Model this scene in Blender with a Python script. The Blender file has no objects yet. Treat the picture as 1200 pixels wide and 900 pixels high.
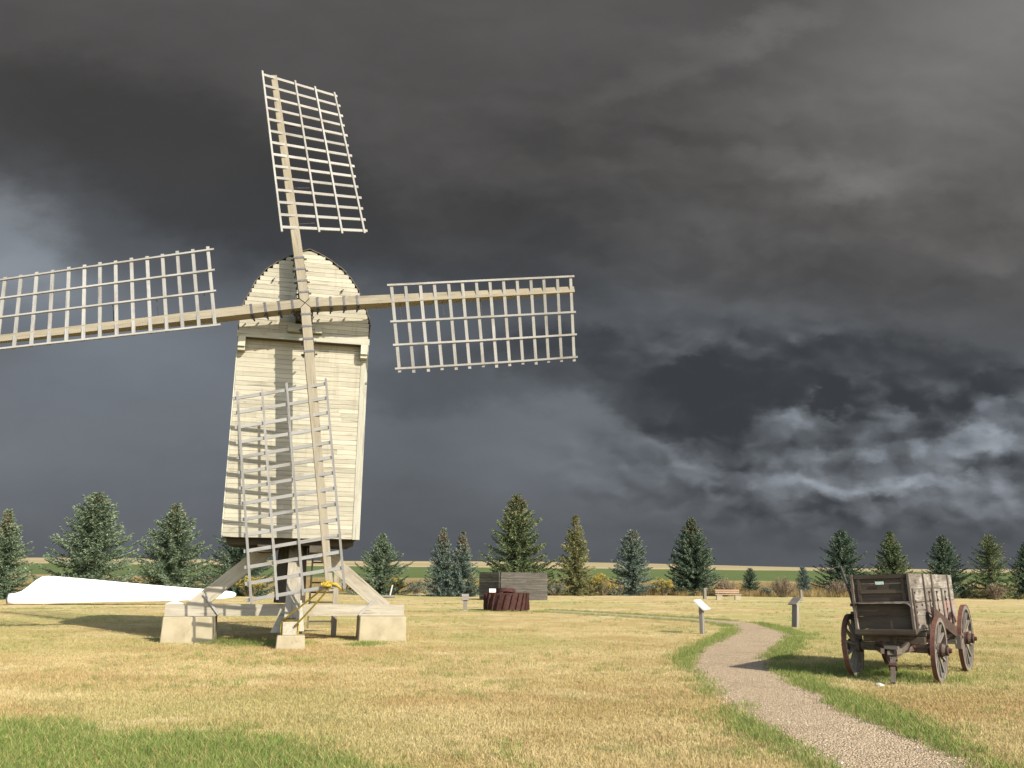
import bpy, math, random
import numpy as np
from mathutils import Vector, Matrix

random.seed(7)
RNG = np.random.default_rng(7)
sc = bpy.context.scene
COL = sc.collection
rad = math.radians

# ------------------------------------------------------------------ camera
CAM_H, PITCH, ROLL, FPX = 1.65, rad(12.75), rad(0.55), 1000.0
_f = np.array([0, math.cos(PITCH), math.sin(PITCH)])
_r = np.array([1.0, 0, 0]); _u = np.cross(_r, _f)
_c, _s = math.cos(ROLL), math.sin(ROLL)
_r, _u = _c * _r + _s * _u, -_s * _r + _c * _u
cam = bpy.data.objects.new('camera', bpy.data.cameras.new('camera'))
COL.objects.link(cam)
cam.matrix_world = Matrix(((_r[0], _u[0], -_f[0], 0), (_r[1], _u[1], -_f[1], 0), (_r[2], _u[2], -_f[2], CAM_H), (0, 0, 0, 1)))
cam.data.sensor_width = 36.0
cam.data.lens = 36.0 * FPX / 1200.0
cam.data.clip_start = 0.1
cam.data.clip_end = 20000
sc.camera = cam

# ------------------------------------------------------------------ exposure, sun
SUN_AZ, SUN_EL = rad(-48), rad(33.5)          # azimuth from +X
sc.view_settings.view_transform = 'Standard'
sc.view_settings.look = 'None'
sc.view_settings.exposure = 1.0
sc.view_settings.gamma = 1
sc.view_settings.use_curve_mapping = False
EXPO = 2 ** 1.0
sun = bpy.data.objects.new('sun', bpy.data.lights.new('sun', 'SUN'))
COL.objects.link(sun)
sun.data.energy = 3.9
sun.data.angle = rad(0.5)
sun.data.color = (1.0, 0.93, 0.80)
sdir = Vector((math.cos(SUN_EL) * math.cos(SUN_AZ), math.cos(SUN_EL) * math.sin(SUN_AZ), math.sin(SUN_EL)))
sun.rotation_euler = sdir.to_track_quat('Z', 'Y').to_euler()


# ------------------------------------------------------------------ node helper
class NT:
    def __init__(s, tree):
        s.t = tree; s.n = tree.nodes; s.l = tree.links

    def node(s, typ, **kw):
        nd = s.n.new(typ)
        for k, v in kw.items():
            setattr(nd, k, v)
        return nd

    def set(s, sock, v):
        if isinstance(v, bpy.types.NodeSocket):
            s.l.new(v, sock)
        elif v is not None:
            if sock.type == 'RGBA' and hasattr(v, '__len__') and len(v) == 3:
                v = (*v, 1)
            sock.default_value = v

    def math(s, op, a, b=None, c=None, clamp=False):
        nd = s.node('ShaderNodeMath', operation=op, use_clamp=clamp)
        s.set(nd.inputs[0], a); s.set(nd.inputs[1], b); s.set(nd.inputs[2], c)
        return nd.outputs[0]

    def vmath(s, op, a, b=None):
        nd = s.node('ShaderNodeVectorMath', operation=op)
        s.set(nd.inputs[0], a)
        if b is not None:
            s.set(nd.inputs['Scale'] if op == 'SCALE' else nd.inputs[1], b)
        return nd.outputs['Value'] if op in ('LENGTH', 'DOT_PRODUCT', 'DISTANCE') else nd.outputs[0]

    def comb(s, x=0, y=0, z=0):
        nd = s.node('ShaderNodeCombineXYZ')
        s.set(nd.inputs[0], x); s.set(nd.inputs[1], y); s.set(nd.inputs[2], z)
        return nd.outputs[0]

    def sep(s, v):
        nd = s.node('ShaderNodeSeparateXYZ'); s.set(nd.inputs[0], v)
        return nd.outputs

    def mapr(s, v, a, b, c=0.0, d=1.0, smooth=True):
        nd = s.node('ShaderNodeMapRange', interpolation_type='SMOOTHSTEP' if smooth else 'LINEAR', clamp=True)
        for i, x in enumerate((v, a, b, c, d)):
            s.set(nd.inputs[i], x)
        return nd.outputs[0]

    def noise(s, vec, scale=5, detail=4, rough=0.55, dist=0.0, dims='3D', lac=2.0, color=False):
        nd = s.node('ShaderNodeTexNoise', noise_dimensions=dims)
        if vec is not None:
            s.set(nd.inputs['Vector'], vec)
        s.set(nd.inputs['Scale'], scale); s.set(nd.inputs['Detail'], detail)
        s.set(nd.inputs['Roughness'], rough); s.set(nd.inputs['Distortion'], dist); s.set(nd.inputs['Lacunarity'], lac)
        return nd.outputs[1 if color else 0]

    def voronoi(s, vec, scale=5, feature='F1', color=False):
        nd = s.node('ShaderNodeTexVoronoi', feature=feature)
        s.set(nd.inputs['Vector'], vec); s.set(nd.inputs['Scale'], scale)
        return nd.outputs['Color' if color else 'Distance']

    def mix(s, f, a, b, blend='MIX'):
        nd = s.node('ShaderNodeMix', data_type='RGBA', blend_type=blend)
        s.set(nd.inputs[0], f); s.set(nd.inputs[6], a); s.set(nd.inputs[7], b)
        return nd.outputs[2]

    def attr(s, name, out='Fac', typ='GEOMETRY'):
        nd = s.node('ShaderNodeAttribute', attribute_name=name, attribute_type=typ)
        return nd.outputs[out]

    def bump(s, h, strength=0.3, dist=0.02):
        nd = s.node('ShaderNodeBump')
        s.set(nd.inputs['Strength'], strength); s.set(nd.inputs['Distance'], dist); s.set(nd.inputs['Height'], h)
        return nd.outputs[0]

    def mapping(s, vec, loc=(0, 0, 0), rot=(0, 0, 0), scale=(1, 1, 1), typ='POINT'):
        nd = s.node('ShaderNodeMapping', vector_type=typ)
        s.set(nd.inputs[0], vec); nd.inputs[1].default_value = loc; nd.inputs[2].default_value = rot; nd.inputs[3].default_value = scale
        return nd.outputs[0]


def srgb(v):
    v = v / 255.0
    return v / 12.92 if v <= 0.04045 else ((v + 0.055) / 1.055) ** 2.4


def pix_dir(px, py):
    return _f + _r * ((px - 600) / FPX) - _u * ((py - 450) / FPX)


def pix_sky(px, py):                    # gnomonic sky coordinates (x/y, z/y)
    d = pix_dir(px, py)
    return d[0] / d[1], d[2] / d[1]


def ground_pt(px, py, z=0.0):
    d = pix_dir(px, py); t = (z - CAM_H) / d[2]
    return d[0] * t, d[1] * t


def at_depth(px, py, Y):
    d = pix_dir(px, py); t = Y / d[1]
    return d[0] * t, Y, CAM_H + d[2] * t


# ------------------------------------------------------------------ world: clear sky behind the viewer, storm front ahead
def build_world():
    w = bpy.data.worlds.new('World'); sc.world = w
    w.use_nodes = True
    T = NT(w.node_tree)
    T.n.clear()
    out = T.node('ShaderNodeOutputWorld')
    sky = T.node('ShaderNodeTexSky', sky_type='NISHITA')
    sky.sun_disc = False
    sky.sun_elevation = SUN_EL
    sky.sun_rotation = math.pi / 2 - SUN_AZ
    bg1 = T.node('ShaderNodeBackground'); bg1.inputs[1].default_value = 0.15
    T.set(bg1.inputs[0], sky.outputs[0])
    d = T.node('ShaderNodeTexCoord').outputs['Generated']
    X, Y, Z = T.sep(d)
    Yc = T.math('MAXIMUM', Y, 0.08)
    sx = T.math('DIVIDE', X, Yc); sz = T.math('DIVIDE', Z, Yc)
    # cloud-deck coordinates: the deck recedes towards the horizon
    zz = T.math('ADD', T.math('MAXIMUM', Z, 0.0), 0.16)
    deck = T.comb(T.math('DIVIDE', X, zz), T.math('DIVIDE', Y, zz), 0.0)
    sp = T.comb(sx, sz, 0.0)
    # domain warp of sky coords for ragged cloud edges
    w1 = T.vmath('SUBTRACT', T.noise(T.mapping(sp, scale=(1.0, 1.6, 1)), 3.2, 6, 0.6, color=True, dims='2D'), (0.5, 0.5, 0.5))
    w2 = T.vmath('SUBTRACT', T.noise(T.mapping(sp, loc=(3, 7, 1), scale=(1.0, 1.7, 1)), 11.0, 5, 0.6, color=True, dims='2D'), (0.5, 0.5, 0.5))
    warp = T.vmath('ADD', T.vmath('SCALE', w1, 0.13), T.vmath('SCALE', w2, 0.05))
    sw = T.vmath('ADD', sp, warp)
    sw = T.vmath('MULTIPLY', sw, (1, 1, 0))
    softw = T.vmath('MULTIPLY', T.vmath('ADD', sp, T.vmath('SCALE', w1, 0.08)), (1, 1, 0))

    def blob(px, py, rx, ry, ang, amp, vec=sw, edge=0.0):
        cx, cz = pix_sky(px, py)
        m = T.mapping(vec, loc=(cx, cz, 0), rot=(0, 0, rad(ang)), scale=(rx / FPX, ry / FPX, 1), typ='TEXTURE')
        L = T.vmath('LENGTH', m)
        return T.mapr(L, 1.5, edge, 0.0, amp)

    # base ramp (display values / 255)
    rp = T.node('ShaderNodeValToRGB')
    rp.color_ramp.interpolation = 'B_SPLINE'
    stops = [(0.0, 86), (0.06, 92), (0.16, 96), (0.27, 92), (0.40, 82), (0.55, 74), (0.72, 78), (1.0, 86)]
    els = rp.color_ramp.elements
    while len(els) < len(stops):
        els.new(0.5)
    for e, (p, v) in zip(els, stops):
        e.position = p; e.color = (v / 255,) * 3 + (1,)
    T.set(rp.inputs[0], T.vmath('DOT_PRODUCT', softw, (0, 1, 0)))
    val = T.sep(rp.outputs[0])[0]
    B = [
        # light gap at left under the dark shelf
        (-30, 275, 150, 62, -25, 34, sw, 0.35), (70, 345, 210, 80, -18, 16, softw, 0.2), (60, 470, 400, 170, 0, 17, softw, 0.0), (330, 420, 200, 120, 0, 4, softw, 0),
        # dark shelf from upper left down to the right
        (230, 195, 300, 78, -20, -15, sw, 0.6), (470, 265, 240, 75, -12, -12, sw, 0.5), (650, 300, 130, 90, -25, -9, softw, 0.3), (60, 120, 330, 90, -10, -5, softw, 0),
        # upper right: paler, with a few soft ridges
        (1190, 40, 330, 190, 20, 36, softw, 0), (1000, 170, 330, 130, -10, 11, softw, 0), (700, 40, 200, 60, 0, 5, softw, 0),
        (770, 75, 110, 26, 20, 11, sw, 0.1), (900, 38, 90, 24, 30, 13, sw, 0.1), (720, 155, 160, 28, -4, -6, sw, 0.2), (955, 205, 120, 34, -12, 12, sw, 0.1), (985, 232, 60, 16, 10, 9, sw, 0.2),
        (930, 320, 190, 45, -8, -9, softw, 0.2), (1175, 295, 60, 22, 0, 9, sw, 0.1), (1110, 370, 170, 50, -6, -8, softw, 0.3),
        # dark ragged cloud base
        (825, 385, 90, 26, -5, -12, sw, 0.5), (765, 412, 46, 13, 12, 15, sw, 0.1), (940, 402, 70, 14, 8, 15, sw, 0.1), (690, 330, 60, 26, -30, 6, sw, 0.1),
        (730, 440, 130, 40, -14, -17, sw, 0.75), (850, 475, 130, 48, -14, -21, sw, 0.8), (1020, 450, 220, 46, -4, -20, sw, 0.75), (1060, 486, 80, 26, -8, -14, sw, 0.75), (560, 440, 150, 44, 6, -13, sw, 0.6),
        # bright rolls below it
        (1000, 520, 110, 30, -6, 20, sw, 0.4), (965, 497, 46, 10, 4, 16, sw, 0.2), (845, 541, 40, 14, -10, 15, sw, 0.2), (950, 565, 90, 15, -6, 26, sw, 0.2), (1070, 573, 90, 12, -3, 22, sw, 0.2), (1110, 545, 55, 18, 25, 22, sw, 0.3), (1050, 552, 60, 10, -12, -12, sw, 0.4),
        (1175, 478, 60, 16, 14, 14, sw, 0.3), (1180, 510, 70, 26, 20, 20, sw, 0.4), (1010, 590, 280, 22, -4, 6, sw, 0.2), (1150, 575, 110, 40, 0, 8, softw, 0.1), (1190, 462, 60, 14, 10, -14, sw, 0.6),
        # rain curtain
        (690, 520, 120, 120, 0, 11, softw, 0.1), (600, 480, 90, 130, 0, 6, softw, 0), (1010, 628, 360, 26, 0, -8, softw, 0.2), (540, 610, 260, 60, 0, -4, softw, 0),
    ]
    for b in B:
        px, py, rx, ry, ang, amp, vec, edge = b
        val = T.math('ADD', val, blob(px, py, rx, ry, ang, amp / 255, vec, edge))

    # cloud lumps lit from above: a height field minus itself a little lower down
    def lumps(scale, off, loc, wamt, detail=2.0):
        def fld(v):
            nd = T.node('ShaderNodeTexVoronoi', feature='SMOOTH_F1', voronoi_dimensions='2D')
            T.set(nd.inputs['Vector'], v); nd.inputs['Scale'].default_value = scale
            nd.inputs['Detail'].default_value = detail; nd.inputs['Roughness'].default_value = 0.48; nd.inputs['Smoothness'].default_value = 0.6
            return nd.outputs['Distance']
        q = T.vmath('ADD', T.mapping(sp, loc=loc, rot=(0, 0, 0.12), scale=(1.0, 1.65, 1)), T.vmath('ADD', T.vmath('SCALE', w2, wamt), T.vmath('SCALE', w1, wamt * 1.5)))
        return T.math('SUBTRACT', fld(T.vmath('ADD', q, (-off * 0.4, -off, 0))), fld(q)), fld(q)
    d1, f1 = lumps(9.0, 0.030, (0.3, 0.9, 0), 0.065)
    d2, f2 = lumps(20.0, 0.015, (2.3, 1.9, 0), 0.05, 1.0)
    nb = lambda o: T.noise(T.vmath('ADD', T.mapping(sp, loc=(5.3, 0.4 + o, 0), scale=(1.0, 1.9, 1)), T.vmath('SCALE', w1, 0.4)), 4.0, 5, 0.5, 0.0, dims='2D')
    d3 = T.math('SUBTRACT', nb(0.0), nb(-0.05))
    emb = T.math('ADD', T.math('MULTIPLY', d1, 0.17), T.math('MULTIPLY', d2, 0.16))
    nlow = T.noise(T.mapping(sp, loc=(1.7, 5.2, 0), rot=(0, 0, 0.25), scale=(1.0, 2.2, 1)), 3.6, 6, 0.5, 0.5, dims='2D')
    n1 = T.noise(deck, 1.2, 6, 0.52, 0.5, dims='2D')
    mband = T.math('ADD', blob(1060, 535, 330, 85, 2, 1.0, softw, 0.5), blob(840, 412, 230, 40, 3, 0.42, softw, 0.2))
    val = T.math('ADD', val, T.math('MULTIPLY', emb, mband))
    val = T.math('ADD', val, T.math('MULTIPLY', T.math('SUBTRACT', 0.42, f1), T.math('MULTIPLY', mband, 0.07)))
    wide = T.math('ADD', blob(900, 260, 520, 240, 0, 0.06, softw, 0.3), 0.02)
    val = T.math('ADD', val, T.math('MULTIPLY', T.math('ADD', d3, T.math('MULTIPLY', d1, 0.45)), wide))
    mtop = T.math('ADD', blob(900, 170, 460, 230, 0, 0.05, softw, 0.2), 0.03)
    val = T.math('ADD', val, T.math('MULTIPLY', T.math('SUBTRACT', n1, 0.5), mtop))
    mlow = T.math('ADD', blob(860, 320, 420, 130, 0, 0.07, softw, 0.2), 0.045)
    val = T.math('ADD', val, T.math('MULTIPLY', T.math('SUBTRACT', nlow, 0.5), mlow))
    val = T.math('SMOOTH_MAX', val, 0.225, 0.08)
    lin = T.math('POWER', T.math('DIVIDE', T.math('ADD', T.math('ADD', T.math('MULTIPLY', val, 1.05), 0.008), 0.055), 1.055), 2.4)
    lin = T.math('DIVIDE', lin, EXPO)
    # brown overhead, slate blue below
    l0 = pix_sky(0, 215); l1 = pix_sky(1200, 400)
    k = (l1[1] - l0[1]) / (l1[0] - l0[0])
    swz = T.vmath('DOT_PRODUCT', sw, (0, 1, 0)); swx = T.vmath('DOT_PRODUCT', sw, (1, 0, 0))
    below = T.math('SUBTRACT', T.math('ADD', T.math('MULTIPLY', T.math('SUBTRACT', swx, l0[0]), k), l0[1]), swz)
    bf = T.mapr(below, -0.13, 0.10)
    tint = T.mix(bf, (1.025, 0.995, 0.982), (0.90, 1.0, 1.13))
    hz = T.mapr(sz, 0.0, 0.22, 1.0, 0.0)
    tint = T.mix(hz, tint, (0.93, 1.005, 1.115))
    colr = T.vmath('SCALE', tint, lin)
    bg2 = T.node('ShaderNodeBackground'); bg2.inputs[1].default_value = 1.0
    T.set(bg2.inputs[0], colr)
    m = T.node('ShaderNodeMixShader')
    T.set(m.inputs[0], T.mapr(Y, -0.45, 0.05))
    T.l.new(bg1.outputs[0], m.inputs[1]); T.l.new(bg2.outputs[0], m.inputs[2])
    T.l.new(m.outputs[0], out.inputs[0])


build_world()


# ------------------------------------------------------------------ materials
def new_mat(name):
    m = bpy.data.materials.new(name); m.use_nodes = True
    T = NT(m.node_tree)
    b = T.n['Principled BSDF']
    b.inputs['Specular IOR Level'].default_value = 0.3
    return m, T, b


def wood_mat(name, base, dark, light, streak=0.5, rough=0.85, patch=None, patch_amt=0.5, crack=0.45, patch_lo=0.5, spots=0.0, stain=None):
    """boards: grain runs along the per-board 'grain' coordinate (metres), tint per board"""
    m, T, b = new_mat(name)
    g = T.attr('grain', 'Vector')
    tint = T.attr('tint')
    fine = T.noise(T.mapping(g, scale=(1.6, 38, 38)), 1.0, 5, 0.65)
    mid = T.noise(T.mapping(g, scale=(0.7, 7, 7)), 1.0, 4, 0.6, 0.3)
    blot = T.noise(T.mapping(g, loc=(5, 1, 2), scale=(1.3, 2.6, 2.6)), 1.0, 5, 0.65)
    c = T.mix(T.mapr(mid, 0.3, 0.72), base, light)
    if patch is not None:
        c = T.mix(T.math('MULTIPLY', T.mapr(blot, patch_lo, patch_lo + 0.16), patch_amt), c, patch)
    c = T.mix(T.math('MULTIPLY', T.mapr(fine, 0.5, 0.75), streak), c, dark)
    crk = T.noise(T.mapping(g, loc=(9, 4, 3), scale=(0.9, 26, 26)), 1.0, 3, 0.5)
    c = T.mix(T.math('MULTIPLY', T.mapr(crk, 0.63, 0.70), crack), c, tuple(x * 0.3 for x in dark))
    if spots:
        sp_ = T.noise(T.mapping(g, loc=(2, 8, 5), scale=(3, 14, 14)), 1.0, 4, 0.7)
        c = T.mix(T.math('MULTIPLY', T.mapr(sp_, 0.60, 0.70), spots), c, dark)
    if stain is not None:                                   # rain streaks running down the boards
        op = T.node('ShaderNodeTexCoord').outputs['Object']
        sn = T.noise(T.mapping(op, scale=(9, 9, 0.55)), 1.0, 5, 0.65)
        sn2 = T.noise(T.mapping(op, loc=(3, 3, 3), scale=(0.9, 0.9, 0.7)), 1.0, 3, 0.6)
        c = T.mix(T.math('MULTIPLY', T.mapr(T.math('ADD', sn, T.math('MULTIPLY', sn2, 0.35)), 0.72, 0.88), 0.30), c, stain)
    hsv = T.node('ShaderNodeHueSaturation')
    T.set(hsv.inputs['Color'], c); T.set(hsv.inputs['Value'], T.math('ADD', 0.83, T.math('MULTIPLY', tint, 0.28)))
    T.set(b.inputs['Base Color'], hsv.outputs[0])
    b.inputs['Roughness'].default_value = rough
    T.set(b.inputs['Normal'], T.bump(T.math('ADD', fine, T.math('MULTIPLY', crk, -0.5)), 0.35, 0.006))
    return m


def plain_mat(name, c1, c2, scale=6, rough=0.7, metal=0.0, bump=0.2, c3=None, lo3=0.6, detail=6, bdist=0.004):
    m, T, b = new_mat(name)
    p = T.node('ShaderNodeTexCoord').outputs['Object']
    n = T.noise(p, scale, detail, 0.65)
    c = T.mix(T.mapr(n, 0.35, 0.68), c1, c2)
    if c3 is not None:
        c = T.mix(T.mapr(T.noise(T.mapping(p, loc=(4, 2, 8)), scale * 0.6, 6, 0.7), lo3, lo3 + 0.12), c, c3)
    T.set(b.inputs['Base Color'], c)
    b.inputs['Roughness'].default_value = rough; b.inputs['Metallic'].default_value = metal
    if bump:
        T.set(b.inputs['Normal'], T.bump(T.noise(p, scale * 6, 4, 0.7), bump, bdist))
    return m


def leaf_mat(name, dark, light, tip=None, trans=0.25):
    """foliage faces, tint attribute 0..1 varies colour from clump to clump"""
    m, T, b = new_mat(name)
    t = T.attr('tint')
    c = T.mix(t, dark, light)
    if tip is not None:
        c = T.mix(T.mapr(t, 0.82, 1.0), c, tip)
    di = T.node('ShaderNodeBsdfDiffuse'); T.set(di.inputs[0], c)
    tr = T.node('ShaderNodeBsdfTranslucent'); T.set(tr.inputs[0], c)
    mx = T.node('ShaderNodeMixShader'); mx.inputs[0].default_value = trans
    T.l.new(di.outputs[0], mx.inputs[1]); T.l.new(tr.outputs[0], mx.inputs[2])
    T.l.new(mx.outputs[0], T.n['Material Output'].inputs[0])
    return m


MAT = {}
MAT['siding'] = wood_mat('siding_cream', (0.330, 0.305, 0.233), (0.158, 0.134, 0.097), (0.392, 0.366, 0.286), 0.42, patch=(0.261, 0.235, 0.180), patch_amt=0.40, crack=0.45, patch_lo=0.53, spots=0.5, stain=(0.225, 0.193, 0.136))
MAT['trim'] = wood_mat('trim_cream', (0.347, 0.334, 0.266), (0.149, 0.126, 0.089), (0.407, 0.397, 0.328), 0.4, patch=(0.241, 0.215, 0.170), patch_amt=0.5, patch_lo=0.55)
MAT['beam'] = wood_mat('weathered_beam', (0.206, 0.176, 0.124), (0.083, 0.062, 0.040), (0.265, 0.233, 0.168), 0.5, patch=(0.245, 0.218, 0.168), patch_amt=0.6, spots=0.3)
MAT['lattice'] = wood_mat('grey_lattice', (0.240, 0.231, 0.210), (0.104, 0.092, 0.077), (0.293, 0.287, 0.270), 0.45, patch=(0.188, 0.168, 0.144), patch_amt=0.6, spots=0.3)
MAT['timber'] = wood_mat('trestle_timber', (0.287, 0.255, 0.194), (0.116, 0.094, 0.065), (0.370, 0.336, 0.266), 0.55, patch=(0.205, 0.175, 0.130), patch_amt=0.5, spots=0.3)
MAT['sheathing'] = wood_mat('sheathing', (0.11, 0.092, 0.068), (0.06, 0.05, 0.04), (0.14, 0.12, 0.09), 0.5)
MAT['dark_wood'] = wood_mat('dark_wood', (0.059, 0.050, 0.038), (0.018, 0.014, 0.011), (0.086, 0.072, 0.054), 0.5)  # tone lowered for the floor joists: shade under the body put into colour
MAT['shingle'] = wood_mat('shingle', (0.070, 0.059, 0.049), (0.021, 0.018, 0.014), (0.119, 0.101, 0.084), 0.5)
MAT['wagon'] = wood_mat('wagon_boards', (0.115, 0.097, 0.078), (0.028, 0.022, 0.017), (0.20, 0.175, 0.145), 0.65, patch=(0.36, 0.33, 0.28), patch_amt=0.8, patch_lo=0.46, spots=0.85, stain=(0.045, 0.037, 0.03))
MAT['wagon_red'] = wood_mat('wagon_boards_red', (0.210, 0.168, 0.140), (0.049, 0.035, 0.028), (0.294, 0.259, 0.224), 0.55, patch=(0.315, 0.140, 0.112), patch_amt=0.7, patch_lo=0.45, spots=0.7)
MAT['wagon_shade_brown'] = wood_mat('wagon_front_shade_brown', (0.045, 0.033, 0.023), (0.013, 0.009, 0.006), (0.079, 0.060, 0.041), 0.6, patch=(0.090, 0.066, 0.045), patch_amt=0.5, spots=0.4)  # dark brown wood, deepened further to paint in the shade on the front
MAT['gear'] = wood_mat('wagon_gear', (0.099, 0.081, 0.062), (0.023, 0.018, 0.014), (0.144, 0.121, 0.096), 0.6, patch=(0.091, 0.028, 0.018), patch_amt=0.75, patch_lo=0.5, spots=0.4)
MAT['wheel_wood'] = wood_mat('wheel_wood', (0.140, 0.122, 0.103), (0.037, 0.028, 0.024), (0.215, 0.196, 0.173), 0.5, patch=(0.112, 0.043, 0.028), patch_amt=0.5, patch_lo=0.55)
MAT['crate'] = wood_mat('grey_planks', (0.068, 0.060, 0.050), (0.019, 0.016, 0.013), (0.102, 0.094, 0.079), 0.6, patch=(0.041, 0.034, 0.028), patch_amt=0.6, spots=0.4)
MAT['post'] = wood_mat('grey_post', (0.162, 0.144, 0.120), (0.054, 0.045, 0.036), (0.228, 0.207, 0.180), 0.55)
MAT['bench'] = wood_mat('bench_wood', (0.28, 0.17, 0.10), (0.10, 0.06, 0.04), (0.38, 0.25, 0.16), 0.5)
MAT['rust'] = plain_mat('rust', (0.037, 0.013, 0.010), (0.062, 0.025, 0.018), 9, 0.85, 0.0, 0.4, (0.025, 0.011, 0.012), 0.58)
MAT['brown_iron'] = plain_mat('brown_iron', (0.040, 0.026, 0.020), (0.075, 0.045, 0.034), 9, 0.8, 0.0, 0.3)
MAT['tyre'] = plain_mat('rusty_tyre', (0.090, 0.036, 0.023), (0.126, 0.058, 0.041), 9, 0.75, 0.0, 0.3, (0.050, 0.026, 0.020), 0.6)
MAT['iron'] = plain_mat('dark_iron', (0.045, 0.043, 0.045), (0.09, 0.085, 0.085), 20, 0.6, 0.3, 0.2)
MAT['strap'] = plain_mat('galvanised_strap', (0.068, 0.068, 0.071), (0.101, 0.101, 0.105), 20, 0.5, 0.5, 0.1)
MAT['concrete'] = plain_mat('concrete', (0.282, 0.240, 0.157), (0.338, 0.294, 0.199), 3, 0.9, 0, 0.35, (0.237, 0.198, 0.123), 0.56)
MAT['white'] = plain_mat('white_gelcoat', (0.80, 0.80, 0.78), (0.83, 0.83, 0.82), 1.5, 0.35, 0, 0.0)
MAT['panel'] = plain_mat('white_panel', (0.527, 0.527, 0.510), (0.595, 0.595, 0.578), 8, 0.5, 0, 0.0)
MAT['cream_panel'] = plain_mat('cream_panel', (0.70, 0.66, 0.52), (0.75, 0.71, 0.58), 8, 0.5, 0, 0.0)
MAT['plate'] = plain_mat('label_plate', (0.60, 0.68, 0.62), (0.30, 0.50, 0.36), 14, 0.4, 0, 0.0)
MAT['bark'] = plain_mat('bark', (0.10, 0.075, 0.055), (0.17, 0.135, 0.10), 8, 0.95, 0, 0.6)
MAT['rope'] = plain_mat('yellow_rope', (0.312, 0.216, 0.018), (0.396, 0.300, 0.048), 25, 0.7, 0, 0.6)
MAT['stone'] = plain_mat('pale_stone', (0.385, 0.364, 0.329), (0.476, 0.462, 0.434), 6, 0.9, 0, 0.3)
MAT['stem'] = plain_mat('dry_stem', (0.22, 0.165, 0.11), (0.32, 0.25, 0.17), 5, 0.9, 0, 0.0)


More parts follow.
